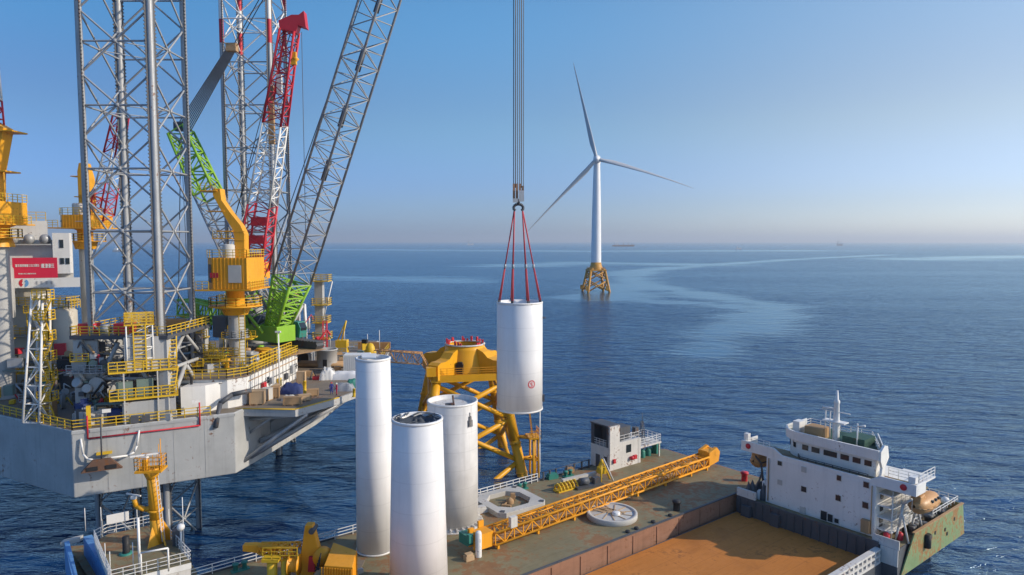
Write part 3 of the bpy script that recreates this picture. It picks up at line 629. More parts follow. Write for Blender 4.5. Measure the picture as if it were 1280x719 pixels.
# ------------------------------------------------------------------ yellow knuckle crane at the left end of the barge
def deck_crane():
    c = V(-20.0, 64.0, 6.03); t = thing('deck_crane', 'yellow folded deck crane with boxy machinery house at the left end of the barge', 'crane', c)
    m = MB(); a, b = far(392, 719, 62), far(440, 719, 61); z1 = 10.4
    p = [(-17.6, 65.4), (-14.9, 63.6), (-14.5, 60.2), (-17.2, 60.6)]
    m.prism(p, 6.6, z1); 
    for i in range(9):
        q = V(-14.9, 63.6, 0).lerp(V(-14.5, 60.2, 0), i/8); m.cbox((q.x, q.y, 6.6), 0.1, 0.1, 3.8)
    m.build('machinery_house', M['orange'], t, bevel=0.08)
    k = MB(); k.extrude([(-20.6, 64.2, 6.6), (-18.0, 64.2, 6.6), (-18.6, 64.2, 9.6), (-19.3, 64.2, 12.6), (-20.0, 64.2, 12.6), (-20.5, 64.2, 9.6)], (0, 0.9, 0)); k.build('king_post', M['orange'], t, bevel=0.06)
    s = MB(); s.M = Matrix.Translation((-18.3, 64.0, 9.6)) @ Matrix.Rotation(R(90), 4, 'X'); s.lathe((0, 0, -0.5), [(0.0, 0), (0.85, 0), (0.85, 0.9), (0, 0.9)], 20); s.build('sheave', M['orange'], t)
    d = MB(); d.M = Matrix.Translation((-17.9, 62.4, 8.2)) @ Matrix.Rotation(R(90), 4, 'X'); d.lathe((0, 0, -0.6), [(0.0, 0), (0.9, 0), (0.9, 1.4), (0, 1.4)], 20); d.build('winch_drum', M['wood'], t)
    j = MB(); tip = far(304, 684, 64.5); j.extrude([(-21.6, 64.2, 10.45), (-21.6, 64.2, 10.2), (tip.x+1.5, 64.3, tip.z-0.55), (tip.x, 64.3, tip.z-0.35), (tip.x, 64.3, tip.z+0.25), (tip.x+1.0, 64.3, tip.z+0.3)], (0, 0.7, 0))
    j.build('jib', M['orange'], t, bevel=0.05)
    j = MB(); j.truss((tip.x+1.6, 64.5, tip.z-0.1), (-20.8, 64.5, 9.7), 0.7, 1.7, (0, 1, 0), 7, 0.12, 0.075, 0.8, 1.2); j.build('jib_bracing', M['orange'], t)
    r = MB(); q = far(340, 700, 63.5); r.tube((q.x, 63.5, 6.03), (q.x, 63.5, q.z), 0.5, n=10); r.cbox((q.x, 63.5, q.z), 1.6, 1.2, 0.3); r.tube((q.x+1.2, 63.5, 6.03), (q.x+1.2, 63.5, q.z), 0.35, n=10); r.build('boom_rest', M['lemon'], t)
    r = MB(); r.rail([V(q.x-0.7, 63.0, q.z+0.3), V(q.x+2.6, 63.0, q.z+0.3)], 1.1, 0.8, 0.04, 3); r.build('railing', M['lemon'], t)
    h = MB(); h.M = Matrix.Translation((-20.9, 63.6, 9.0)) @ Matrix.Rotation(R(90), 4, 'Y'); h.lathe((0, 0, -0.5), [(0, 0), (1.0, 0), (1.0, 0.08), (0.7, 0.1), (0.7, 0.9), (1.0, 0.92), (1.0, 1.0), (0, 1.0)], 20); h.build('cable_reel', M['orange'], t)
    e = MB(); e.lathe((-18, 64.2, 4.5), [(1.9, 0), (1.9, 2.1)], 24); e.prism([(-20.6, 65.4), (-17.2, 65.4), (-17.2, 60.6), (-20.6, 62.0)], 6.3, 6.62); e.build('slew_base', M['yellow'], t)
    b = MB(); b.cbox((-20.8, 61.8, 6.6), 1.4, 0.9, 1.4, 0.5); b.build('blue_motor', M['blue'], t)
    for k in range(7):
        z0 = 7.2+0.33*k; hz = MB(); hz.path([(-18.9+0.12*k, 63.1, z0+1.2), (-18.3, 62.4, z0+0.2-0.1*k), (-17.7+0.1*k, 61.5, z0), (-17.3, 60.9, z0+0.5)], 0.06); hz.build('hydraulic_hose', M['black'], t)
    for k in range(12):
        rb = MB(); q = V(-17.4, 60.52, 6.7).lerp(V(-14.6, 60.12, 6.7), k/11); rb.cbox(q, 0.1, 0.08, 3.55); rb.build('house_rib', M['orange'], t)
    hp = MB(); hp.extrude([(-19.75, 63.95, 8.1), (-19.05, 63.95, 8.1), (-19.15, 63.95, 9.6), (-19.6, 63.95, 9.6)], (0, 0.24, 0)); hp.build('post_recess', M['red'], t)
    pn = MB(); pn.tube((-19.3, 63.9, 12.1), (-19.3, 65.3, 12.1), 0.28, n=12); pn.build('head_sheave', M['dark'], t)
    gk = MB(); gk.tube((-20.2, 64.6, 8.4), (-20.7, 64.5, 10.2), 0.2, n=10); gk.build('luffing_cylinder', M['steel'], t)
deck_crane()
p = at(412, 716, 6.03)
m = MB(SHIP); m.M = None; m.cbox(uv(29, -65, 6.03), 3, 3, 0.1)
o = m.build('deck_plate', M['greydeck']); tag(o, 'brown worn square plate under the tall slim tower section', 'steel plate')
m = MB(SHIP); m.box(23, 29.8, -63.2, -62.9, 6.03, 6.5); m.box(27.2, 27.5, -69.5, -63.21, 6.03, 6.5); tag(m.build('sea_fastening', M['concrete']), 'pale steel angle strip on deck beside the foot of the tall tower section', 'steel strip')
# ------------------------------------------------------------------ deck cargo ship alongside the barge
def pu(x, y, u):
    r = _ray(x, y); c = r[0]*math.sin(AXIS)+r[1]*math.cos(AXIS); t = u/c
    X, Y = r[0]*t, r[1]*t; return X*math.cos(AXIS)-Y*math.sin(AXIS), CAM_H+r[2]*t
def ship():
    t = thing('deck_cargo_ship', 'deck cargo ship with ochre rust-coloured hold deck, white bridge block and rusty green bow plates', 'ship', uv(70, -42, 0))
    h = MB(SHIP); h.prism([(-40, -51.7), (78.4, -51.7), (78.4, -33.0), (-40, -33.0)], -2, 4.0)
    P = [(78.4, -51.7, 2.9), (97.2, -49.5, 2.9), (97.2, -31.3, 2.9), (78.4, -31.3, 2.9), (78.4, -51.7, 5.98), (96.6, -49.5, 5.98), (96.6, -31.5, 5.98), (78.4, -31.5, 5.98)]
    h._add(P, [(0, 1, 2, 3), (4, 5, 6, 7), (0, 1, 5, 4), (1, 2, 6, 5), (2, 3, 7, 6), (3, 0, 4, 7)])
    P = [(78.4, -51, -2), (91, -48, -2), (91, -35, -2), (78.4, -33.5, -2), (78.4, -51.6, 2.89), (97.0, -49.4, 2.89), (97.0, -31.5, 2.89), (78.4, -31.6, 2.89)]
    h._add(P, [(0, 1, 2, 3), (4, 5, 6, 7), (0, 1, 5, 4), (1, 2, 6, 5), (2, 3, 7, 6), (3, 0, 4, 7)])
    h.build('hull', M['dark'], t)
    d = MB(SHIP); d.box(-40, 78.38, -51.5, -33.3, 4.004, 4.02); d.build('cargo_deck', M['shipdeck'], t)
    d = MB(SHIP); d.prism([(78.6, -51.6), (96.5, -49.4), (96.5, -31.6), (78.6, -31.6)], 5.985, 6.0); d.build('fore_deck', M['deckgreen'], t)
    b = MB(SHIP); b.box(78.2, 78.39, -51.4, -33.4, 4.021, 6.3); b.box(77.6, 78.19, -50.5, -49.2, 4.021, 5.4); b.box(77.7, 78.19, -46.4, -45.2, 4.021, 5.6)
    for k in range(16): b.box(78.05, 78.19, -51+k*1.08, -50.9+k*1.08, 4.021, 6.1)
    b.build('fore_bulkhead', M['dark'], t)
    g = MB(SHIP); g.extrude([(78.8, -31.28, 2.95), (82.0, -31.22, 7.1), (96.2, -31.22, 7.1), (97.25, -31.28, 2.95)], (0, 0.14, 0)); g.extrude([(96.25, -31.3, 6.0), (96.25, -31.3, 7.05), (96.6, -49.4, 7.05), (96.6, -49.4, 6.0)], (0.12, 0, 0))
    g.build('bow_plating', M['bowgreen'], t)
    f = MB(SHIP)
    for u, z in ((86.5, 5.2), (87.6, 5.4), (90.6, 5.0), (91.3, 4.3), (93.4, 5.6)): f.box(u, u+0.32, -31.14, -31.05, z, z+0.42)
    f.tube((85.2, -31.0, 6.2), (85.2, -31.0, 4.6), 0.45, n=12); f.build('fairlead', M['black'], t)
    c = MB(SHIP); c.box(81.8, 96.3, -31.32, -31.0, 7.101, 7.2); c.build('bulwark_cap', M['wood'], t)
    w_ = MB(SHIP); w_.box(78.5, 78.65, -34.2, -31.3, 6.0, 7.0); w_.extrude([(78.5, -33.2, 4.1), (78.5, -31.35, 4.1), (78.5, -31.35, 5.99), (78.5, -33.2, 5.99)], (-0.12, 0, 0)); w_.box(78.3, 78.65, -51.6, -48.9, 6.301, 7.3); w_.build('breakwater', M['white_dirty'], t)
    # starboard bulwark frame with cut-outs
    r = MB(SHIP)
    for u in range(-10, 79, 1): r.box(u-0.16, u+0.16, -33.45, -33.1, 4.021, 5.45)
    for z0, z1 in ((4.021, 4.3), (4.78, 5.02), (5.46, 5.68)): r.box(-10, 78.2, -33.5 if z0 < 5.4 else -33.7, -33.05, z0, z1)
    r.build('bulwark_frame', M['white_dirty'], t)
    # accommodation block
    U = 79.8
    a = MB(SHIP); a.box(U, 88.2, -48.3, -34.55, 6.0, 12.1); a.build('accommodation', M['white'], t, bevel=0.06)
    s = MB(SHIP)
    for z in (6.9, 8.3, 9.7, 11.1):
        s.box(U+0.6, 87.5, -34.54, -32.9, z-0.06, z+0.06)
    for u in (80.6, 83, 85.4, 87.4): s.tube((u, -33.0, 6), (u, -33.0, 12.1), 0.06)
    s.build('side_gallery', M['white'], t)
    s = MB(SHIP)
    for z in (6.96, 8.36, 9.76): s.rail([(U+0.7, -33.0, z), (87.4, -33.0, z)], 1.0, 1.1, 0.04, 3)
    s.build('gallery_railing', M['white'], t)
    for z in (6.2, 7.2, 8.6, 10.0):
        k = MB(SHIP); k.box(81.0, 81.7, -34.5, -34.45, z+0.2, z+1.0); k.box(83.4, 84.1, -34.5, -34.45, z+0.2, z+1.0); k.build('side_window', M['glass'], t)
    for i, (x, y, ww, hh) in enumerate(((975, 579, .55, .55), (1005, 587, .5, .55), (1049, 597.5, .5, .6), (1083, 606, .6, .65), (975, 603, .5, .5), (1005, 611.5, .65, .65), (1048, 622.5, .6, .65), (1082, 631.5, .65, .7), (1003.5, 639, .65, .9), (1030, 644.5, .75, 1.1), (1038, 647.5, .6, .9), (1046, 651, .5, .5))):
        v, z = pu(x, y, U); faint = i in (1, 4, 8)
        k = MB(SHIP); k.box(U-0.06, U-0.005, v-ww/2-0.07, v+ww/2+0.07, z-hh/2-0.07, z+hh/2+0.07); o = k.build('window', M['white_dirty'] if not faint else M['concrete'], t)
        k = MB(SHIP); k.box(U-0.09, U-0.062, v-ww/2, v+ww/2, z-hh/2, z+hh/2); k.build('pane', M['concrete'] if faint else M['glass'], o)
    p = MB(SHIP); p.tube((U-0.12, -47.9, 6.3), (U-0.12, -47.9, 11.9), 0.07); p.tube((U-0.12, -34.9, 6.3), (U-0.12, -34.9, 12), 0.06); p.cbox((U-0.3, -35.4, 6.4), 0.5, 0.9, 1.5); p.build('down_pipe', M['wood'], t)
    # navigation wing across the block
    wd = MB(SHIP); wd.box(80.1, 83.5, -51.9, -30.5, 12.101, 12.3); wd.build('bridge_wing_deck', M['deckgreen'], t)
    wb = MB(SHIP); wb.box(79.82, 80.08, -52.1, -47.4, 12.0, 13.35); wb.extrude([(79.82, -47.39, 12.0), (79.82, -47.39, 13.35), (79.82, -46.2, 12.65), (79.82, -35.2, 12.65), (79.82, -34.2, 13.3), (79.82, -30.3, 13.3), (79.82, -30.3, 12.0)], (0.26, 0, 0))
    wb.box(80.09, 83.5, -52.1, -51.9, 12.0, 13.3); wb.box(80.09, 82.4, -30.49, -30.3, 12.0, 13.3); wb.build('wing_bulwark', M['white'], t, bevel=0.04)
    wr = MB(SHIP); wr.rail([(80.0, -51.5, 13.35), (80.0, -48, 13.35)], 0.6, 0.8, 0.03, 2); wr.cbox((80.6, -51.7, 13.3), 0.6, 0.6, 0.9); wr.cbox((80.5, -30.9, 13.3), 0.7, 0.7, 0.7); wr.build('wing_fitting', M['white'], t)
    for v in (-51.0, -31.6):
        l = MB(SHIP); l.M = SHIP @ Matrix.Translation((79.78, v, 12.75)) @ Matrix.Rotation(R(90), 4, 'Y'); l.lathe((0, 0, -0.06), [(0, 0), (0.36, 0), (0.36, 0.08), (0.2, 0.1)], 16); l.build('lifebuoy', M['red'], t)
    # bridge with a rounded port end, window band and overhanging roof
    def plan(off, u0=82.0, u1=88.4, v0=-47.4, v1=-35.6):
        a_ = [(u1+off, -38.9+off), (83.0, v1+off), (u0-off, v1+off)]; rr = 2.6
        for k in range(7):
            an = math.pi/2*k/6; a_.append((u0+rr-(rr+off)*math.cos(an), v0+rr-(rr+off)*math.sin(an)))
        return a_+[(u1+off, v0-off)]
    br = MB(SHIP); br.prism(plan(0), 12.301, 14.7); br.build('bridge', M['white'], t)
    rf = MB(SHIP); rf.prism(plan(0.35), 14.701, 14.95); rf.build('bridge_roof', M['white'], t)
    lp = MB(SHIP); A_, B_ = plan(0.55), plan(0.40)
    for i in range(len(A_)-1):
        (a0, a1), (b0, b1) = (A_[i], A_[i+1]), (B_[i], B_[i+1])
        Q = [(a0[0], a0[1], 14.5), (a1[0], a1[1], 14.5), (a1[0]-0.12, a1[1], 15.7), (a0[0]-0.12, a0[1], 15.7), (b0[0], b0[1], 14.5), (b1[0], b1[1], 14.5), (b1[0], b1[1], 15.7), (b0[0], b0[1], 15.7)]
        lp._add(Q, [(0, 1, 2, 3), (4, 5, 6, 7), (3, 2, 6, 7), (0, 1, 5, 4)])
    lp.build('roof_parapet', M['white'], t)
    fl = MB(SHIP); fl.prism(plan(0.3), 14.955, 15.0); fl.build('roof_deck', M['darkgreen'], t)
    pb = plan(0); 
    for k, (f0, f1) in enumerate(((0.05, 0.14), (0.19, 0.29), (0.34, 0.45), (0.50, 0.68), (0.74, 0.85), (0.90, 0.985))):
        va = -35.6+(-44.8+35.6)*f0; vb = -35.6+(-44.8+35.6)*f1
        k_ = MB(SHIP); k_.box(81.93, 81.995, vb, va, 13.45, 14.1); k_.build('bridge_window', M['glass'], t)
    for i in (4, 6):
        k_ = MB(SHIP); p0, p1 = V(*pb[i], 0), V(*pb[i+1], 0); n = V(-1, -0.7, 0).normalized()*0.05
        a0, a1 = p0.lerp(p1, 0.15)+n, p0.lerp(p1, 0.85)+n; k_.extrude([a0+V(0, 0, 13.45), a1+V(0, 0, 13.45), a1+V(0, 0, 14.1), a0+V(0, 0, 14.1)], n*0.6); k_.build('bridge_window', M['glass'], t)
    rl = MB(SHIP); rl.rail([(82.0, -45.2, 12.3), (81.0, -44.4, 12.3), (81.0, -36, 12.3)], 0.45, 1.0, 0.05, 2); rl.build('bridge_railing', M['dark'], t)
    fn = MB(SHIP); fn.extrude([(81.6, -35.1, 12.3), (82.6, -35.1, 12.3), (82.7, -35.1, 13.6), (83.6, -35.1, 14.6), (83.2, -35.1, 16.0), (82.4, -35.1, 16.2), (81.5, -35.1, 15.6), (81.5, -35.1, 14.5), (82.0, -35.1, 13.6)], (0, 0.28, 0)); fn.build('wind_deflector', M['white'], t)
    bk = MB(SHIP); bk.rail([(83.6, -34.8, 12.3), (83.6, -31.5, 12.3), (88, -31.5, 12.3)], 1.1, 1.0, 0.045, 3); bk.rail([(83.2, -35.8, 14.95), (88.3, -38.9, 14.95), (88.3, -47, 14.95), (84.5, -47, 14.95)], 1.0, 1.3, 0.04, 3)
    bk.box(83.5, 88, -34.9, -31.4, 12.1, 12.3); bk.build('roof_railing', M['white'], t)
    m = MB(SHIP); m.M = SHIP @ Matrix.Translation((84.2, -41.5, 15.0)); m.lathe((0, 0, 0), [(0.42, 0), (0.40, 2.2), (0.30, 4.6), (0.36, 4.7), (0.36, 5.0), (0.2, 5.2), (0.12, 6.3), (0, 6.3)], 12)
    m.M = SHIP; m.box(83.6, 84.8, -43.0, -40.2, 17.3, 17.42); m.tube((84.2, -43.6, 18.6), (84.2, -39.8, 18.6), 0.06); m.tube((84.2, -43.3, 18.9), (84.2, -41.7, 18.9), 0.14)
    for v in (-42.9, -42.3): m.tube((84.2, v, 15.0), (84.2, v, 18.6), 0.07)
    m.tube((83.2, -38.4, 15), (83.2, -38.4, 17.9), 0.09); m.tube((83.2, -38.4, 17.6), (83.2, -37.5, 17.8), 0.12); m.build('mast', M['white'], t)
    e = MB(SHIP); e.box(83.0, 84.4, -46.6, -45.7, 15.0, 16.6); e.build('roof_locker', M['white'], t)
    e = MB(SHIP); e.box(83.0, 85.0, -45.0, -42.6, 15.0, 16.3); e.build('roof_crate', M['wood'], t)
    e = MB(SHIP); e.box(83.4, 86.4, -40.3, -37.6, 15.0, 16.0); e.build('roof_tarp', M['darkgreen'], t)
    # fore deck gear
    k = MB(SHIP); random.seed(3)
    for i in range(16):
        u, v = random.uniform(84, 95.5), random.uniform(-34, -31.9)
        k.M = SHIP @ Matrix.Translation((u, v, 6.0)); s_ = random.uniform(0.2, 0.45); k.lathe((0, 0, 0), [(s_, 0), (s_, 0.5), (s_*1.3, 0.6), (s_*1.3, 0.9), (0, 0.95)], 10)
    k.build('mooring_gear', M['dark'], t)
    k = MB(SHIP)
    for v0 in (-35.5, -38.5, -42.0, -45):
        k.tube((92, v0, 6.8), (92, v0+1.8, 6.8), 0.65, n=14); k.box(91.2, 92.8, v0-0.25, v0, 6.0, 7.4); k.box(91.2, 92.8, v0+1.8, v0+2.05, 6.0, 7.4)
    k.build('windlass', M['teal'], t)
    k = MB(SHIP); k.rail([(88.5, -31.7, 7.2), (96.2, -31.7, 7.2), (96.4, -48, 7.2)], 0.7, 1.1, 0.045, 2); k.rail([(88.6, -33.6, 6.0), (95.4, -33.6, 6.0)], 1.2, 0.9, 0.05, 3); k.build('bow_railing', M['white'], t)
    k = MB(SHIP); k.M = SHIP @ Matrix.Translation((94.8, -32.6, 6.0)); k.lathe((0, 0, 0), [(0.12, 0), (0.12, 1.0)], 8); k.ball((0, 0, 1.35), 0.5, 14); k.build('vent_head', M['white'], t)
    for (u, v) in ((80.3, -33.4), (81.6, -32.5)):
        k = MB(SHIP); k.M = SHIP @ Matrix.Translation((u, v, 6.0)); k.lathe((0, 0, 0), [(0.35, 0), (0.35, 0.7), (0.15, 0.9), (0, 0.9)], 12); k.build('capstan', M['red'], t)
    # davits
    for v, side in ((-31.2, 1), (-50.8, -1)):
        k = MB(SHIP)
        for u in (81.2, 85.2):
            k.path([(u, v-side*1.6, 6), (u, v-side*1.3, 7.6), (u, v-side*0.9, 10.4), (u, v, 11.2)], 0.14, 8); k.tube((u, v, 11.2), (u, v, 9.6), 0.03); k.tube((u, v-side*0.2, 6.0), (u, v-side*1.0, 9.2), 0.11)
        k.tube((81.2, v-side*0.9, 10.4), (85.2, v-side*0.9, 10.4), 0.1); k.build('boat_davit', M['white_dirty'] if side > 0 else M['dark'], t)
    k = MB(SHIP); random.seed(5)
    for i in range(12):
        u, v = random.uniform(79.2, 84), random.uniform(-51, -48.7); k.M = SHIP @ Matrix.Translation((u, v, 6.0)); s_ = random.uniform(0.25, 0.6); k.lathe((0, 0, 0), [(s_, 0), (s_, 1.0), (s_*0.7, 1.3), (0, random.uniform(1.3, 2.4))], 8)
    k.build('deck_clutter', M['dark'], t)
    k = MB(SHIP)
    for i in range(5): k.M = SHIP @ Matrix.Translation((80.2+i*0.7, -49.3+0.3*(i % 2), 6.0+1.2*(i % 2))); k.lathe((0, 0, 0), [(0.45, 0), (0.45, 1.0), (0.2, 1.2), (0, 1.2)], 10)
    k.build('raft_canister', M['white'], t)
ship()
def lifeboat(label, u, v, z):
    t = thing('lifeboat', label, 'lifeboat', uv(u, v, z)); n = 18; secs = [(-2.7, 0.12, 0.2, 0.2), (-2.45, 0.62, 0.62, 0.1), (-1.8, 0.98, 0.95, 0.0), (-0.6, 1.16, 1.1, 0), (0.9, 1.16, 1.1, 0), (2.0, 0.95, 0.95, 0.0), (2.6, 0.6, 0.6, 0.15), (2.85, 0.1, 0.15, 0.25)]
    m = MB(SHIP @ Matrix.Translation((u, v, z+1.1)))
    P = [(x, wy*math.cos(2*math.pi*i/n), dz+hz*math.sin(2*math.pi*i/n)*(1.0 if i < n/2 else 0.9)) for x, wy, hz, dz in secs for i in range(n)]
    m._add(P, [[k*n+i, k*n+(i+1) % n, (k+1)*n+(i+1) % n, (k+1)*n+i] for k in range(len(secs)-1) for i in range(n)], True); m.build('hull', M['lifeboat'], t)
    c = MB(SHIP @ Matrix.Translation((u, v, z+1.1))); c.extrude([(-2.5, -0.55, 0.3), (-2.3, -0.55, 1.35), (-1.2, -0.55, 1.5), (-0.8, -0.55, 0.9)], (0, 1.1, 0)); c.build('helm_cupola', M['lifeboat'], t, bevel=0.18)
    g = MB(SHIP @ Matrix.Translation((u, v, z+1.1))); g.path([(x, wy*1.02, dz-0.08) for x, wy, hz, dz in secs], 0.06); g.path([(x, -wy*1.02, dz-0.08) for x, wy, hz, dz in secs], 0.06); g.build('fender_rope', M['wood'], t)
    w_ = MB(SHIP @ Matrix.Translation((u, v, z+1.1)))
    for x in (-0.6, 0.3, 1.2): w_.box(x, x+0.35, 0.9, 1.14, 0.42, 0.68)
    w_.build('window', M['glass'], t)
lifeboat('orange enclosed lifeboat hanging beside the rusty green bow plates', 83.9, -31.0, 9.1)
lifeboat('orange enclosed lifeboat hanging at the far end of the ship bridge wing, beside the barge', 83.6, -50.9, 9.2)
# ------------------------------------------------------------------ near jacket foundation
def near_jacket():
    C = (-8.4, 120.6); rot = R(12)
    t = thing('jacket_foundation', 'empty yellow four-legged jacket foundation standing in the sea behind the hanging tower section', 'foundation', (C[0], C[1], 0))
    def pt(i, z):
        s = 17.2-(17.2-11.2)*(z/16.5); a = rot+math.pi/4+i*math.pi/2
        return V(C[0]+s*0.7071*math.cos(a), C[1]+s*0.7071*math.sin(a), z)
    for i in range(4):
        m = MB(); m.tube(pt(i, -14), pt(i, 6), 0.98, 0.86, n=20); m.tube(pt(i, 6), pt(i, 16.6), 0.86, 0.8, n=20)
        for z in (0.6, 5.5, 11.5): m.tube(pt(i, z-0.1), pt(i, z+0.1), 0.99, n=20)
        m.build('leg', M['jacket'], t)
    lv = [-10, 2.6, 9.6, 15.6]
    for k in range(3):
        for i in range(4):
            j = (i+1) % 4; m = MB(); m.tube(pt(i, lv[k]), pt(j, lv[k+1]), 0.42, n=12); m.tube(pt(j, lv[k]), pt(i, lv[k+1]), 0.42, n=12); m.build('brace', M['jacket'], t)
    m = MB()
    Q = [pt(i, 17.0) for i in range(4)]; cc = V(C[0], C[1], 17.0); E = [q+(q-cc).normalized()*1.6 for q in Q]
    m.extrude([V(q.x, q.y, 16.3) for q in E], (0, 0, 0.35))
    for i in range(4): 
        a, b = E[i], E[(i+1) % 4]; d = (b-a).normalized(); n = V(-d.y, d.x, 0)
        m.extrude([V(a.x, a.y, 16.66), V(a.x, a.y, 17.5), V(a.x, a.y, 17.5)+n*0.4, V(a.x, a.y, 16.66)+n*0.4], b-a)
    m.build('platform', M['jacket'], t)
    m = MB(); m.lathe((C[0], C[1], 16.7), [(4.4, 0), (4.2, 0.9), (3.95, 2.0), (3.7, 3.2), (3.55, 4.2), (3.5, 5.0), (3.25, 5.0), (3.2, 4.3), (0, 4.3)], 40); m.build('transition_cone', M['jacket'], t)
    for i in range(4):
        q = pt(i, 16.66); d = (q-cc); d.z = 0; L = d.length; d.normalize(); n = V(-d.y, d.x, 0)*1.05
        m = MB(); prof = [(3.0, 0), (L+1.0, 0), (L+1.0, 2.5), (L+0.2, 2.9), (L-1.0, 2.9), (L-2.2, 3.2), (L-3.2, 4.1), (3.2, 4.7)]
        m.extrude([cc+d*r+V(0, 0, z-0.3)-n for r, z in prof], n*2); m.build('arm', M['jacket'], t)
    f = MB(); f.lathe((C[0], C[1], 21.7), [(3.5, 0.01), (3.62, 0.01), (3.62, 0.22), (3.1, 0.22), (3.1, 0.05)], 40); f.build('top_flange', M['white_dirty'], t)
    dd = MB(); a = R(-98); dx, dy = math.cos(a), math.sin(a)
    dd.extrude([V(C[0]+dx*4.45-dy*s, C[1]+dy*4.45+dx*s, z) for s, z in ((-0.6, 17.2), (0.6, 17.2), (0.6, 18.7), (0.35, 19.2), (-0.35, 19.2), (-0.6, 18.7))], (-dx*1.5, -dy*1.5, 0)); dd.build('door', M['black'], t)
    r = MB(); r.rail([V(e.x, e.y, 17.5) for e in E], 1.15, 1.3, 0.05, 3, True); r.build('railing', M['orange'], t)
    k = MB(); random.seed(9)
    for i in range(22):
        a = random.uniform(0, 6.28); k.cbox((C[0]+3.2*math.cos(a), C[1]+3.2*math.sin(a), 21.9), 0.3, 0.3, random.uniform(0.3, 0.9), a)
    k.build('bolting_tool', M['red'], t)
    # boat landing and ladder on the near right leg
    b = MB(); p = pt(3, 0); e = V(math.cos(rot), math.sin(rot), 0); s = V(-e.y, e.x, 0)
    for d in (1.6, 2.5):
        for q in (-1.2, 1.2): b.tube(p+e*d+s*q-V(0, 0, 3), p+e*d+s*q+V(0, 0, 7.0), 0.2, n=8)
    for z in (-0.5, 3, 6.6):
        b.tube(p+e*1.6-s*1.2+V(0, 0, z), p+e*1.6+s*1.2+V(0, 0, z), 0.16); b.tube(p+e*2.5-s*1.2+V(0, 0, z), p+e*2.5+s*1.2+V(0, 0, z), 0.16)
        b.tube(pt(3, z), p+e*2.5-s*1.2+V(0, 0, z), 0.2); b.tube(pt(3, z), p+e*2.5+s*1.2+V(0, 0, z), 0.2)
    b.extrude([p+e*0.8-s*1.6+V(0, 0, 6.7), p+e*2.8-s*1.6+V(0, 0, 6.7), p+e*2.8+s*1.6+V(0, 0, 6.7), p+e*0.8+s*1.6+V(0, 0, 6.7)], (0, 0, 0.25)); b.build('boat_landing', M['jacket'], t)
    l = MB(); l.ladder(p+e*1.7+V(0, 0, 6.9), p+e*0.9+V(-0.4, 0, 17), s, 0.8, 0.09); l.rail([p+e*0.9-s*1.6+V(0, 0, 6.95), p+e*2.8-s*1.6+V(0, 0, 6.95), p+e*2.8+s*1.6+V(0, 0, 6.95)], 1.2, 0.8, 0.06, 2); l.build('ladder', M['orange'], t)
    w_ = MB(); q = E[2]; w_.cbox(V(q.x, q.y, 17.5), 1.6, 1.4, 1.5, rot); w_.build('corner_locker', M['jacket'], t)
near_jacket()
def gangway():
    a, b = far(470, 444, 121), far(526, 448, 118); t = thing('gangway', 'orange lattice gangway reaching from the platform deck to the yellow jacket', 'gangway', a)
    m = MB(); m.truss(a, b, 1.4, 1.4, (0, 0, 1), 8, 0.09, 0.06, 1.9, 1.9); m.build('lattice', M['lifeboat'], t)
    f = MB(); d = (b-a)/8; f.extrude([a+V(0, -0.6, -0.9), a+V(0, 0.6, -0.9), b+V(0, 0.6, -0.9), b+V(0, -0.6, -0.9)], (0, 0, 0.08)); f.build('walkway', M['steel'], t)
    e = far(537, 461, 116.5); m = MB(); m.ladder(b+V(0, 0, 0.9), e, (0, 1, 0), 1.2, 0.1); m.ladder(b+V(0.2, 0, -0.9), e+V(-0.2, 0, -0.6), (0, 1, 0), 1.2, 0.1); m.build('end_stair', M['lifeboat'], t)
gangway()
# ------------------------------------------------------------------ jack-up platform
HULL = [(-51.2, 78.0), (-35.7, 86.5), (-34.0, 96), (-32.0, 110), (-29.5, 150), (-95, 150), (-95, 101)]
ZD = 18.0
LEG1, LEG2 = (-48.1, 88.8), (-48.0, 130.0)
rig = thing('jackup_platform', 'huge grey jack-up platform raised on lattice legs and crowded with yellow railings and machinery', 'platform', (-50, 110, 10))
def P_(name, mat, fn, parent=None, **kw):
    m = MB(); fn(m); return m.build(name, mat, parent or rig, **kw)
P_('hull', M['hull'], lambda m: m.prism(HULL, 10.0, ZD), bevel=0.12)
P_('main_deck', M['greydeck'], lambda m: m.prism([(x+(0.15 if x < -50 else -0.15), y+0.15) for x, y in HULL], ZD+0.006, ZD+0.02))
def hull_lines(m):
    for (a, b) in zip(HULL[:4], HULL[1:5]):
        a, b = V(*a, 0), V(*b, 0); d = (b-a).normalized(); n = V(d.y, -d.x, 0)
        for z in (17.55,): m.extrude([a+V(0, 0, z), a+n*0.07+V(0, 0, z), a+n*0.07+V(0, 0, z+0.3), a+V(0, 0, z+0.3)], b-a)
        k = int((b-a).length/3.1)
        for i in range(1, k): q = a.lerp(b, i/k); m.cbox(q+V(0, 0, 10.1), 0.05, 0.05, 7.3, math.atan2(d.y, d.x))
P_('hull_stiffener', M['hull'], hull_lines)
def edge_rail(m):
    m.rail([(-66, 86.3, ZD), (-51.2, 78.15, ZD), (-38.2, 85.2, ZD)], 1.15, 1.5, 0.06, 3); m.rail([(-95, 101.3, ZD), (-66.3, 86.5, ZD)], 1.15, 1.5, 0.06, 3)
P_('deck_railing', M['lemon'], edge_rail)
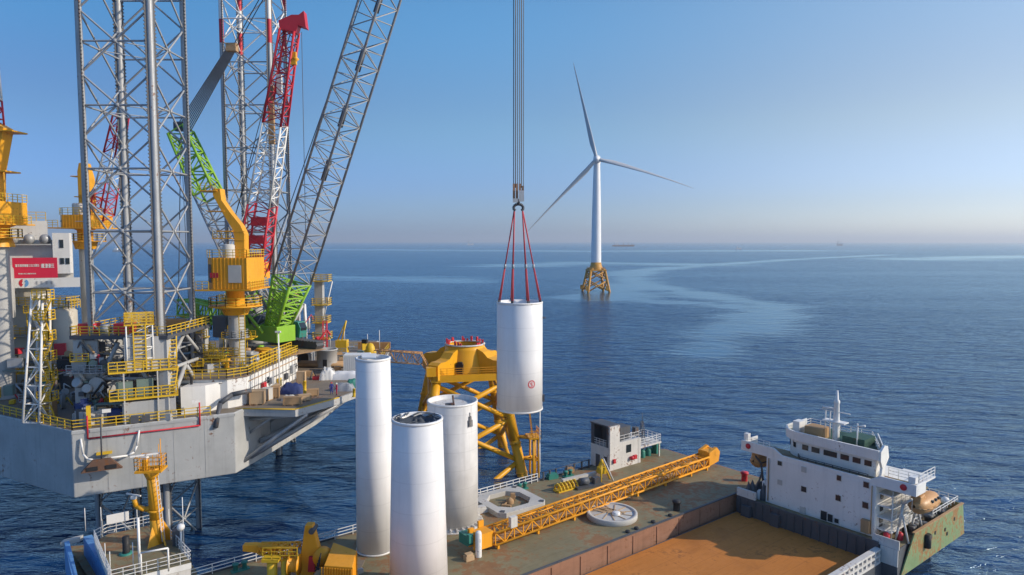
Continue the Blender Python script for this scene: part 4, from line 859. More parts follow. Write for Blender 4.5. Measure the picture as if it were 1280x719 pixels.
# sponson platform on the starboard side
SP = [(-36.4, 88.6), (-28.4, 88.2), (-24.4, 95.0), (-22.8, 99.2), (-23.6, 118), (-25.0, 139), (-33, 139)]
P_('side_platform', M['grey'], lambda m: m.prism(SP, 17.0, ZD-0.03))
P_('platform_planking', M['greydeck'], lambda m: m.prism([(x+(0.2 if x < -30 else -0.2), y+0.2) for x, y in SP], ZD+0.03, ZD+0.06))
P_('platform_edge', M['lemon'], lambda m: m.path([(x, y, ZD) for x, y in SP[:3]], 0.08))
def struts(m):
    for y in (90, 95, 100, 106, 112, 120, 128):
        hx = -35.6+(y-88)*0.08; ox = min(-24.0, -28.0+(y-89)*0.55)
        m.tube((hx, y-1.5, 11.0), (ox, y, 16.95), 0.28, n=8); m.tube((hx, y, 16.2), (ox, y, 16.7), 0.22, n=8); m.tube((hx, y, 14.2), (hx*0.5+ox*0.5, y, 16.9), 0.2, n=8)
    m.tube((-35.0, 89.5, 11.2), (-24.4, 97.5, 16.9), 0.34, n=8); m.tube((-34.6, 92, 12.6), (-24.0, 100.5, 16.8), 0.34, n=8)
P_('platform_strut', M['steel'], struts)
P_('platform_bracket', M['grey'], lambda m: (m.extrude([(-34.2, 95, 12.0), (-26, 97.5, 16.95), (-34.0, 95, 16.95)], (0, 0.2, 0)), m.extrude([(-33.0, 104, 12.0), (-24.5, 106, 16.95), (-32.9, 104, 16.95)], (0, 0.2, 0))))
P_('drain_pipe', M['dark'], lambda m: m.path([(-34.7, 89.6, 20.2), (-36.6, 88.0, 20.0), (-37.5, 86.5, 19.2), (-37.6, 85.2, 16.4)], 0.32, 10))

# ------------------------------------------------------------------ legs
def leg(label, c, s, z0, z1, bay, zref, red_from=999):
    t = thing('leg_tower', label, 'lattice leg', (c[0], c[1], z0)); K = [(-s, -s), (s, -s), (s, s), (-s, s)]
    K = [V(c[0]+x, c[1]+y, 0) for x, y in K]
    def bands(a, b):
        out = []; z = a
        cuts = [red_from+i*4.2 for i in range(0, 8)] if red_from < 900 else []
        pts = [a]+[q for q in cuts if a < q < b]+[b]
        for p, q in zip(pts, pts[1:]):
            mm = (p+q)/2; k = -1 if mm < red_from else int((mm-red_from)//4.2) % 2
            out.append((p, q, {-1: 0, 0: 1, 1: 2}[k]))
        return out
    mats = [M['steel'], M['red'], M['white']]
    for q in K:
        m = MB()
        for a, b, k in bands(z0, z1): m.mat = k; m.tube(q+V(0, 0, a), q+V(0, 0, b), 0.39, n=14, caps=False)
        o = m.build('chord', mats, t)
        r = MB(); d = (V(c[0], c[1], 0)-q).normalized(); n = V(-d.y, d.x, 0)
        for sg in (-1, 1):
            e = n*sg
            r.extrude([q+e*0.40-d*0.07+V(0, 0, z0), q+e*0.58-d*0.07+V(0, 0, z0), q+e*0.58+d*0.07+V(0, 0, z0), q+e*0.40+d*0.07+V(0, 0, z0)], (0, 0, z1-z0))
            z = z0
            while z < z1:
                r.extrude([q+e*0.58-d*0.07+V(0, 0, z), q+e*0.70-d*0.07+V(0, 0, z+0.06), q+e*0.70-d*0.07+V(0, 0, z+0.16), q+e*0.58-d*0.07+V(0, 0, z+0.22)], d*0.14); z += 0.44
        r.build('rack', M['dark'], o)
    z = zref
    while z > z0+bay: z -= bay
    lev = []
    while z < z1: lev.append(z); z += bay
    for i in range(4):
        j = (i+1) % 4; a, b = K[i], K[j]; m = MB()
        for z in lev:
            m.mat = 0 if z < red_from-2 else (1 if int((z-red_from+2)//4.2) % 2 == 0 else 2)
            m.tube(a+V(0, 0, z), b+V(0, 0, z), 0.12, n=8, caps=False)
            for p, q in ((a, b), (b, a)):
                if z+bay/2 < z1+3: m.tube(p+V(0, 0, z-bay/2), q+V(0, 0, z+bay/2), 0.125, n=8, caps=False)
            m.tube(a.lerp(b, 0.47)+V(0, 0, z), a.lerp(b, 0.53)+V(0, 0, z), 0.26, n=8)
        m.build('side_bracing', mats, t)
    m = MB()
    for z in lev: 
        h = [K[i].lerp(K[(i+1) % 4], 0.5)+V(0, 0, z) for i in range(4)]
        for i in range(4): m.tube(h[i], h[(i+1) % 4], 0.06, n=6, caps=False)
    m.build('plan_bracing', M['steel'], t)
    return t
leg('nearest grey lattice leg of the platform, towering past the top of the photo', LEG1, 4.3, -8, 92, 7.65, 64.2)
leg('second grey lattice leg with a red and white banded top, behind the yellow crane', LEG2, 4.3, -8, 104, 7.65, 57.0, 75.6)

# ------------------------------------------------------------------ jacking houses round the legs
def jackhouse(cx, cy, z1, front=True):
    h = 5.2
    for x, y in ((-h, -h), (h, -h), (h, h), (-h, h)):
        P_('jack_column', M['grey'], lambda m: (m.cbox((cx+x, cy+y, ZD), 1.1, 1.1, z1-ZD), m.cbox((cx+x, cy+y, ZD), 1.7, 1.7, 0.8)))
    P_('jack_top_frame', M['dark'], lambda m: [m.box(cx-h-0.8, cx+h+0.8, cy+s*h-0.8, cy+s*h+0.8, z1, z1+0.45) for s in (-1, 1)]+[m.box(cx+s*h-0.8, cx+s*h+0.8, cy-h+0.81, cy+h-0.81, z1, z1+0.45) for s in (-1, 1)])
    def br(m):
        for sy in (-1, 1):
            m.tube((cx-h, cy+sy*h, ZD+0.5), (cx-h*0.1, cy+sy*h, z1-0.5), 0.25, n=8); m.tube((cx+h, cy+sy*h, ZD+0.5), (cx+h*0.1, cy+sy*h, z1-0.5), 0.25, n=8)
        for sx in (-1, 1):
            m.tube((cx+sx*h, cy-h, ZD+0.5), (cx+sx*h, cy+0.1, z1-4), 0.28, n=8); m.tube((cx+sx*h, cy+h, ZD+0.5), (cx+sx*h, cy-0.1, z1-4), 0.28, n=8)
            m.tube((cx+sx*h, cy-h, z1-4), (cx+sx*h, cy+h, z1-4), 0.24, n=8); m.tube((cx+sx*h, cy-h, z1-4), (cx+sx*h, cy, z1), 0.22, n=8); m.tube((cx+sx*h, cy+h, z1-4), (cx+sx*h, cy, z1), 0.22, n=8)
        m.tube((cx-h, cy-h, z1-5), (cx+h, cy-h, z1-5), 0.22, n=8)
    P_('jack_brace', M['grey'], br)
    for x, y in ((-4.3, -4.3), (4.3, -4.3), (4.3, 4.3), (-4.3, 4.3)):
        def unit(m):
            for k in range(6):
                z = ZD+1.0+k*1.45
                for sx in (-1, 1): m.cbox((cx+x+sx*1.0, cy+y, z), 0.75, 1.0, 1.15); m.tube((cx+x+sx*1.0, cy+y-0.5, z+0.6), (cx+x+sx*1.0, cy+y-0.85, z+0.6), 0.33, n=10)
        P_('jacking_unit', M['dark'], unit)
    P_('jack_panel', M['grey'], lambda m: (m.box(cx-h+0.56, cx-h+2.2, cy-h-0.15, cy-h+0.15, ZD+2.6, z1-0.2), m.box(cx-h-0.15, cx-h+0.15, cy-h+0.56, cy+h-0.56, ZD+2, z1-0.2)))
    P_('jack_top_railing', M['lemon'], lambda m: m.rail([(cx-h-0.7, cy-h-0.7, z1+0.45), (cx+h+0.7, cy-h-0.7, z1+0.45), (cx+h+0.7, cy+h+0.7, z1+0.45), (cx-h-0.7, cy+h+0.7, z1+0.45)], 1.1, 1.2, 0.06, 3, True))
jackhouse(LEG1[0], LEG1[1], 28.0)
jackhouse(LEG2[0], LEG2[1], 28.6)
def balcony(x0, x1, y0, y1, z, mat='lemon', rmat='lemon', h=1.15):
    P_('balcony', M[mat], lambda m: m.box(x0, x1, y0, y1, z-0.16, z))
    P_('balcony_railing', M[rmat], lambda m: m.rail([(x0, y0, z), (x1, y0, z), (x1, y1, z), (x0, y1, z)], h, 1.0, 0.06, 3, True))
# control cabin with stacked yellow balconies between the near leg and the hull edge (axes along and across the edge)
HE = Matrix.Translation((-51.2, 78.0, 0)) @ Matrix.Rotation(math.atan2(8.5, 15.5), 4, 'Z')
def H_(name, mat, fn, **kw):
    m = MB(HE); fn(m); return m.build(name, mat, rig, **kw)
H_('control_cabin', M['grey'], lambda m: m.box(5.6, 10.0, 0.35, 1.4, 24.7, 28.4), bevel=0.05)
H_('cabin_base', M['grey'], lambda m: m.box(5.2, 11.0, 0.4, 1.5, ZD+0.05, 20.6))
for z in (24.4, 21.1):
    H_('balcony', M['lemon'], lambda m: m.box(3.9, 11.3, 0.08, 1.5, z-0.2, z)); H_('balcony_railing', M['lemon'], lambda m: m.rail([(3.95, 0.12, z), (11.25, 0.12, z), (11.25, 1.45, z)], 1.2, 0.95, 0.07, 3))
H_('balcony', M['lemon'], lambda m: m.box(5.7, 8.9, 0.2, 1.8, 29.85, 30.0)); H_('balcony_railing', M['lemon'], lambda m: m.rail([(5.75, 0.25, 30), (8.85, 0.25, 30), (8.85, 1.75, 30), (5.75, 1.75, 30)], 1.3, 0.7, 0.075, 4, True))
for k in range(3): H_('gear_cabinet', M['sage'], lambda m: m.box(4.6+k*2.2, 6.4+k*2.2, 0.75, 1.5, 21.15, 23.0+0.2*(k % 2)))
for k in range(2): H_('gear_cabinet', M['concrete'], lambda m: m.box(5.9+k*2.0, 7.5+k*2.0, 0.22, 0.34, 24.45, 25.5))
def cage(m):
    for x in (5.9, 8.7):
        for y in (0.3, 1.7): m.tube((x, y, 24.5), (x, y, 30), 0.09)
    for z in (25.8, 27.2, 28.6): m.path([(5.9, 0.3, z), (8.7, 0.3, z), (8.7, 1.7, z)], 0.07); m.tube((5.9, 0.3, z), (8.7, 0.3, z+1.3), 0.05)
H_('stair_cage', M['white'], cage)
H_('stair', M['lemon'], lambda m: m.ladder((7.3, 0.15, 24.5), (7.3, 0.2, 30), (1, 0, 0), 1.3, 0.1))
H_('stair', M['lemon'], lambda m: m.ladder((10.4, 0.3, 21.2), (11.0, 1.2, 24.4), (1, 0.3, 0), 0.9, 0.1))
H_('stair', M['lemon'], lambda m: m.ladder((10.8, 0.3, 24.5), (10.9, 1.2, 28.2), (1, 0.3, 0), 0.9, 0.1))
for x in (5.4, 9.0): H_('gallery_post', M['concrete'], lambda m: m.box(x, x+0.16, 0.1, 0.26, ZD+0.05, 24.2))
for (x0, x1, y0) in ((-53.9, -52.0, 84.2), (-49.6, -47.6, 84.4)):
    P_('red_locker', M['red'], lambda m: m.box(x0, x1, y0, y0+1.6, 28.46, 29.75))
P_('orange_pipe_rack', M['lifeboat'], lambda m: m.box(-51.0, -43.6, 93.2, 94.3, 28.46, 29.3))
P_('top_drum', M['steel'], lambda m: m.tube((-51.2, 84.6, 29.1), (-50.2, 84.6, 29.1), 0.55, n=14))
for s_ in (3.1, 12.8): H_('deck_light', M['white'], lambda m: m.box(s_, s_+0.9, 0.5, 0.8, 19.6, 20.0))
for i in range(2): P_('fan_drum', M['grey'], lambda m: m.tube((-53.0+i*2.0, 83.1, 25.0-2.6*i), (-53.0+i*2.0, 82.7, 25.0-2.6*i), 0.95, n=18))
H_('red_pipe', M['red'], lambda m: m.path([(1.6, -0.1, 19.6), (1.6, -0.16, 16.9), (13.6, -0.16, 16.9), (13.6, -0.1, 19.8)], 0.10, 8))
H_('white_loop_pipe', M['white'], lambda m: m.path([(0.9, -0.2, 17.0), (1.1, -0.5, 15.2), (1.5, -0.6, 14.6), (2.2, -0.65, 14.4), (5.6, -0.65, 14.4), (6.3, -0.6, 14.7), (6.6, -0.5, 15.4), (6.9, -0.2, 17.2)], 0.12, 8))
H_('bollard_post', M['lemon'], lambda m: m.box(1.5, 1.95, 0.4, 0.85, ZD, ZD+2.6))
H_('yellow_step', M['lemon'], lambda m: m.box(2.4, 4.0, -0.7, -0.02, 14.9, 15.1))
for s_ in (9.2, 10.4): H_('rail_notice', M['dark'], lambda m: m.box(s_-3.2, s_-2.3, -0.06, -0.0, 18.1, 18.9))
def anc():
    c = V(-48.0, 78.3, 13.3); t = thing('hanging_fender', 'rusty brown trapezoid weight hanging on a short cable against the bow of the platform hull', 'weight', c)
    m = MB(); m.M = Matrix.Translation(c) @ Matrix.Rotation(R(28), 4, 'Z')
    P = [(-2.1, -0.5, 0), (2.1, -0.5, 0), (2.1, 0.25, 0), (-2.1, 0.25, 0), (-0.9, -0.35, 1.3), (0.9, -0.35, 1.3), (0.9, 0.2, 1.3), (-0.9, 0.2, 1.3)]
    m._add(P, [(3, 2, 1, 0), (4, 5, 6, 7), (0, 1, 5, 4), (1, 2, 6, 5), (2, 3, 7, 6), (3, 0, 4, 7)]); m.build('weight_body', paint('rusty_iron', (0.13, 0.07, 0.045), 0.7, 0.6, 0.4), t)
    w_ = MB(m.M); w_.box(-1.5, -0.4, -0.56, -0.47, 0.15, 0.6); w_.box(0.4, 1.5, -0.56, -0.47, 0.15, 0.6); w_.build('window_plate', M['black'], t)
    s = MB(); s.tube(c+V(0, 0, 1.2), V(-48.1, 78.6, 19.2), 0.09, n=8); s.build('cable', M['dark'], t)
anc()

# ------------------------------------------------------------------ starboard cabin block under the yellow crane
P_('cabin_block', M['white'], lambda m: m.prism([(-43.6, 88.0), (-37.4, 88.6), (-35.6, 90.6), (-34.6, 109), (-43.4, 109)], ZD+0.03, 21.9))
P_('cabin_annex', M['blue_white'] if 'blue_white' in M else M['white'], lambda m: m.prism([(-42.0, 85.4), (-39.4, 86.6), (-38.3, 88.5), (-42.0, 87.95)], ZD+0.03, 21.5))
P_('cabin_door', M['dark'], lambda m: m.box(-42.9, -42.1, 87.85, 87.98, ZD+0.1, 20.2))
P_('cabin_roof', M['greydeck'], lambda m: m.prism([(-43.8, 87.8), (-37.3, 88.4), (-35.4, 90.5), (-34.4, 109.2), (-43.6, 109.2)], 21.91, 22.05))
P_('cabin_roof_railing', M['lemon'], lambda m: m.rail([(-43.6, 88, 22.05), (-37.4, 88.5, 22.05), (-35.5, 90.6, 22.05), (-34.5, 109, 22.05), (-43.5, 109, 22.05)], 1.15, 1.1, 0.06, 3))
P_('roof_walkway', M['lemon'], lambda m: (m.rail([(-43.2, 92.5, 22.05), (-36.2, 93.4, 22.05), (-35.2, 108, 22.05)], 1.9, 1.0, 0.07, 4)))
for k in (1, 4):
    P_('cabin_window', M['glass'], lambda m: m.cbox((-35.38+k*0.19, 93.5+k*3.6, 19.6), 0.06, 1.2, 0.9, R(-3)))
random.seed(21)
for k in range(26):
    x, y = random.uniform(-43, -36), random.uniform(93, 107.5)
    mt = random.choice(['lemon', 'dark', 'wood', 'grey', 'steel', 'yellow', 'green'])
    if k % 3 == 0: P_('roof_machine', M[mt], lambda m: m.cbox((x, y, 22.06), random.uniform(0.8, 2.2), random.uniform(0.8, 2.4), random.uniform(0.6, 2.0), random.uniform(0, 1)))
    elif k % 3 == 1: P_('roof_vent', M[mt], lambda m: m.lathe((x, y, 22.06), [(0.35, 0), (0.35, 1.0), (0.55, 1.15), (0.5, 1.5), (0, 1.6)], 10))
    else: P_('roof_pipe', M[mt], lambda m: m.path([(x, y, 22.06), (x, y, 23.4), (x+random.uniform(-3, 3), y+random.uniform(-2, 4), 23.4)], 0.12))
# machinery crowd on the main deck around the near leg and along the left side
for k in range(46):
    a = k/46; x = -95+57*random.random(); y = 101.5-(x+95)*0.5 if x < -51 else 79+(x+51)*0.5
    y += random.uniform(1.3, 11); mt = random.choice(['dark', 'dark', 'grey', 'steel', 'sage', 'wood', 'white_dirty', 'dark', 'lemon', 'navy'])
    if abs(x-LEG1[0]) < 6.8 and abs(y-LEG1[1]) < 7: y = 81.6+random.uniform(-0.3, 0.6); x = -52+random.uniform(0, 2.4)
    if x > -42: continue
    sx, sy, sz = random.uniform(0.7, 2.6), random.uniform(0.7, 2.2), random.uniform(0.6, 2.6)
    if k % 4 == 0: P_('deck_tank', M[mt], lambda m: m.tube((x, y, ZD+0.9), (x+sx*1.3, y+0.4, ZD+0.9), 0.75, n=14))
    elif k % 4 == 1: P_('pipe_run', M[mt], lambda m: [m.path([(x, y+0.3*i, ZD), (x, y+0.3*i, ZD+sz+0.4), (x+3*sx, y+0.3*i+1, ZD+sz+0.4), (x+3*sx, y+0.3*i+1, ZD)], 0.11) for i in range(3)])
    else: P_('machinery_box', M[mt], lambda m: (m.cbox((x, y, ZD+0.02), sx, sy, sz, random.uniform(-0.6, 0.2)), m.cbox((x+0.1, y, ZD+sz+0.02), sx*0.5, sy*0.5, 0.5, 0.3)))
# pipes, cables, pumps and gratings packed inside the near jacking house and along the bow deck
random.seed(33)
def clutter(n, xr, yr, zr, big=1.0):
    for k in range(n):
        x, y, z = random.uniform(*xr), random.uniform(*yr), random.uniform(*zr)
        mt = random.choice(['dark', 'dark', 'steel', 'grey', 'white_dirty', 'lemon', 'wood', 'sage', 'black', 'red', 'steel'])
        q = random.random()
        if q < 0.45:
            L = random.uniform(1.2, 4.0)*big; d = random.choice([V(1, 0, 0), V(0.2, 1, 0), V(0, 0, 1), V(0.6, 0, 0.8), V(-0.6, 0, 0.8)])
            P_('pipe_run', M[mt], lambda m: m.path([V(x, y, z), V(x, y, z)+d*L, V(x, y, z)+d*L+V(random.uniform(-1, 1), 0.3, -random.uniform(0.3, 1.2))], random.uniform(0.06, 0.17), 6))
        elif q < 0.75: P_('machinery_box', M[mt], lambda m: m.cbox((x, y, z), random.uniform(0.5, 1.6)*big, random.uniform(0.4, 1.2), random.uniform(0.4, 1.5)*big, random.uniform(-0.3, 0.6)))
        elif q < 0.9: P_('deck_drum', M[mt], lambda m: m.tube((x, y, z), (x+random.uniform(-0.3, 0.9), y-0.6, z+random.uniform(0, 0.3)), random.uniform(0.3, 0.65), n=14))
        else: P_('grating', M['lemon' if k % 2 else 'steel'], lambda m: (m.cbox((x, y, z), 2.2, 1.2, 0.1, 0.2), m.rail([(x-1.1, y-0.6, z), (x+1.1, y-0.5, z)], 1.0, 0.7, 0.05, 3)))
clutter(60, (-53.0, -43.5), (84.0, 87.5), (ZD+0.1, 27.0))
clutter(26, (-52.5, -44.0), (82.2, 83.4), (ZD+0.1, 19.6), 0.7)
clutter(46, (-76, -56), (93.5, 99.5), (ZD+0.1, 25.0), 1.2)
clutter(22, (-68, -55), (88.5, 93), (ZD+0.1, 20.0))
clutter(22, (-43, -35), (117, 127), (ZD+0.1, 24.0), 1.3)
clutter(14, (-34, -27), (120, 137), (ZD+0.1, 20.0), 1.1)
def grate(n, xr, yr, zr):
    for k in range(n):
        x, y, z = random.uniform(*xr), random.uniform(*yr), random.uniform(*zr); w_ = random.uniform(1.4, 3.2)
        P_('grating', M['lemon'], lambda m: (m.cbox((x, y, z), w_, 1.3, 0.12, random.uniform(-0.1, 0.3)), m.rail([(x-w_/2, y-0.6, z), (x+w_/2, y-0.6, z)], 1.1, 0.7, 0.06, 3), m.tube((x-w_/2, y, z), (x-w_/2, y, z-2.0), 0.08)))
grate(9, (-44.5, -40.0), (92.5, 98), (22.6, 27)); grate(8, (-76, -66), (96.5, 100), (20, 31)); grate(5, (-44, -41), (100, 108), (23, 27))
P_('valve_tower', M['dark'], lambda m: m.truss((-43.6, 95.5, 22.06), (-43.6, 95.5, 29.5), 1.2, 1.2, (0, 1, 0), 6, 0.09, 0.05))
P_('hull_hose', M['black'], lambda m: m.path([(-43.5, 90.6, 22.4), (-42.6, 88.6, 23.0), (-41.6, 87.6, 22.3), (-41.2, 86.6, 20.0)], 0.16, 8))
clutter(34, (-53.2, -49.5), (82.6, 83.3), (ZD+0.3, 26.5), 0.55)
clutter(8, (-42.8, -40.5), (86.2, 87.4), (ZD+0.03, ZD+0.06), 0.5)
for k in range(14):
    yy = 91.6+k*1.25; P_('cabin_wall_rib', M['white'], lambda m: m.cbox((-35.52+(yy-90.6)*0.0545, yy, ZD+0.05), 0.12, 0.12, 3.8, R(-3)))
for k in range(3): P_('cable_tray', M[('steel', 'dark', 'wood')[k]], lambda m: m.tube((-35.42, 90.9, 19.0+k*1.1), (-34.45, 108.6, 19.0+k*1.1), 0.07, n=6))
for k in range(6):
    yy = 92.5+k*2.7; P_('wall_box', M[('grey', 'red', 'steel', 'lemon', 'dark', 'grey')[k]], lambda m: m.cbox((-35.25+(yy-90.6)*0.0545, yy, ZD+0.4+0.5*(k % 3)), 0.4, 0.9, 0.9+0.3*(k % 2), R(-3)))
P_('front_door', M['sage'], lambda m: m.cbox((-40.2, 88.22, ZD+0.05), 0.9, 0.08, 2.0, R(5))); P_('front_pipe', M['steel'], lambda m: m.path([(-43.2, 87.9, 18.2), (-43.2, 87.9, 21.4), (-38, 88.4, 21.5)], 0.1))
# lattice mast with yellow stair flights near the left edge
def stairtower(m):
    c = at(46, 527, ZD); m.truss(c, c+V(0.2, 1.5, 15.5), 2.0, 1.3, (0, 1, 0), 7, 0.16, 0.08)
P_('lattice_mast', M['white'], stairtower)
c = at(60, 525, ZD)
def flights(m):
    for k in range(6): 
        z = ZD+k*2.5; s = 1 if k % 2 else -1
        m.ladder(c+V(-0.5*s, 0, z-ZD), c+V(0.5*s, 0.3, z-ZD+2.5), (1, 0.2, 0), 0.8, 0.09); m.cbox(c+V(0, 0.2, z-ZD+2.4), 1.9, 1.4, 0.12); m.rail([c+V(-0.9, -0.5, z-ZD+2.5), c+V(0.9, -0.5, z-ZD+2.5), c+V(0.9, 0.8, z-ZD+2.5)], 1.1, 0.6, 0.06, 3)
P_('stair_flight', M['lemon'], flights)
# living quarters with banner
q0, q1 = far(14, 340, 103), far(94, 330, 103)
xa, xb = -76.5, -66.2
QM = Matrix.Translation((xb, 103, 0)) @ Matrix.Rotation(R(20), 4, 'Z') @ Matrix.Translation((-xb, -103, 0))
def Q_(name, mat, fn):
    m = MB(QM); fn(m); return m.build(name, mat, rig)
Q_('living_quarters', M['white'], lambda m: m.prism([(xa-10, 103), (xb, 103), (xb*1.09, 115), (xa-10, 115)], 33.6, 40.2))
Q_('upper_storey', M['white'], lambda m: m.prism([(xa-10, 103.4), (xb-3.2, 103.4), (xb*1.12, 115), (xa-10, 115)], 40.21, 43.0))
Q_('quarters_base', M['beige'], lambda m: m.prism([(xa-8, 104), (xb-3.4, 104), (xb*1.11, 114), (xa-8, 114)], ZD+0.03, 33.59))
Q_('service_tower', M['white'], lambda m: m.box(xb-2.2, xb-0.05, 101.5, 102.98, 35.2, 41.2))
Q_('roof_railing', M['lemon'], lambda m: m.rail([(xa-10, 103.5, 43.0), (xb-3.4, 103.5, 43.0)], 1.3, 1.2, 0.06, 3))
for k in range(3): Q_('quarters_window', M['glass'], lambda m: m.box(xb-1.3+0.7*(k-1)*(k > 0), xb-0.8+0.7*(k-1)*(k > 0), 101.42, 101.49, (39.0, 36.6, 36.6)[k], (40.2, 37.5, 37.5)[k]))
for k in range(4): Q_('roof_dome', M['steel'], lambda m: m.ball((xa+3+k*2.0, 102.3, 40.3), 0.75, 12))
Q_('roof_ledge', M['grey'], lambda m: m.box(xa, xb-2.2, 101.6, 102.98, 39.4, 39.6))
P_('storage_tank', M['beige'], lambda m: m.lathe((-66.9, 101.6, ZD+5), [(1.65, 0), (1.65, 6.6), (1.1, 7.1), (0, 7.2)], 28))
P_('tank_stand', M['dark'], lambda m: m.lathe((-66.9, 101.6, ZD), [(1.3, 0), (1.3, 5)], 20))
P_('tank_ladder', M['lemon'], lambda m: (m.ladder((-68.5, 100.1, ZD+2), (-68.5, 100.1, ZD+13.5), (1, 0, 0), 1.0, 0.1), m.rail([(-68.4, 100.2, ZD+12), (-65.4, 100.2, ZD+12), (-65.4, 103, ZD+12)], 1.2, 0.8, 0.06, 3)))
for z in (22, 26, 30.5): balcony(-76, -66, 100.6, 103.9 if z < 33 else 102.9, z, 'steel', 'lemon')
for k in range(7): 
    x = -74+k*1.9; P_('machinery_box', M[('dark', 'steel', 'red', 'teal', 'grey', 'dark', 'white_dirty')[k]], lambda m: m.cbox((x, 101.6+0.3*(k % 3), (22.02, 26.02, 18.05)[k % 3]), 1.4, 1.2, 1.0+0.35*(k % 4), 0.2*k))
P_('green_panel', M['teal'], lambda m: m.cbox(at(46, 490, 20)+V(0, 2, 0), 1.6, 0.2, 1.7))
def banner():
    t = thing('banner', 'red banner with rows of white characters hung on the white living quarters', 'banner', (-70.5, 100.2, 37)); y = 101.35
    bx0, bx1 = far(22, 340, y).x, far(69, 340, y).x; z1, z0 = far(40, 322, y).z, far(40, 347, y).z
    m = MB(QM); m.box(bx0, bx1, y, y+0.06, z0, z1); m.build('cloth', paint('banner_red', (0.62, 0.02, 0.06), 0.6, 0.0, 0.2), t)
    def glyphs(name, xs, zc, sz, mat, yy=y-0.02, seed=2):
        rnd = random.Random(seed)
        for x in xs:
            g = MB(QM); n = 0
            for k in range(3): zz = zc+sz*(k-1)*0.36; g.box(x-sz*0.40, x+sz*0.40*rnd.uniform(0.7, 1), yy, yy+0.015, zz-sz*0.05, zz+sz*0.05)
            g.box(x-sz*0.05+sz*rnd.uniform(-0.2, 0.2), x+sz*0.05+sz*0.1, yy-0.016, yy-0.001, zc-sz*0.45, zc+sz*0.45)
            if rnd.random() < 0.6: g.box(x-sz*0.36, x-sz*0.26, yy-0.016, yy-0.001, zc-sz*0.3, zc+sz*0.4)
            g.build(name, mat, t)
    W = bx1-bx0
    glyphs('character', [bx0+W*(0.09+0.048*i) for i in range(11)], z0+(z1-z0)*0.62, 0.52*0.8, M['white'])
    glyphs('character', [bx0+W*(0.14+0.026*i) for i in range(15)], z0+(z1-z0)*0.22, 0.2, M['white'], seed=4)
    glyphs('character', [bx0+W*(0.68+0.07*i) for i in range(4)], z0+(z1-z0)*(0.60), 0.66, M['white'], seed=6)
    b = thing('banner', 'white panel with a round red and blue logo below the red banner', 'banner', (-70.5, 100.2, 34.8))
    zz0, zz1 = far(40, 359, y).z, far(40, 347, y).z
    m = MB(QM); m.box(bx0-0.3, bx1+2.8, y+0.01, y+0.07, zz0, zz1); m.build('panel', M['white'], b)
    cxl, czl, r = far(33.5, 352, y).x, (zz0+zz1)/2, 0.62
    for k, (mat, a0) in enumerate(((M['red'], 100), (M['blue'], -80))):
        g = MB(QM); pts = [V(cxl+r*math.cos(R(a0+i*14)), y-0.02, czl+r*math.sin(R(a0+i*14))) for i in range(11)]+[V(cxl+r*0.35*math.cos(R(a0+150-i*30)), y-0.02, czl+r*0.35*math.sin(R(a0+150-i*30))) for i in range(5)]
        g.extrude(pts, (0, 0.02, 0)); g.build('logo_half', mat, b)
    rnd = random.Random(8)
    for i in range(4):
        x = cxl+1.6+i*0.62; g = MB(QM)
        for k in range(3): g.box(x-0.2, x+0.2, y-0.01, y+0.008, czl+(k-1)*0.17-0.03, czl+(k-1)*0.17+0.03)
        g.box(x-0.03, x+0.04, y-0.028, y-0.012, czl-0.24, czl+0.24); g.build('character', M['steel'], b)
banner()

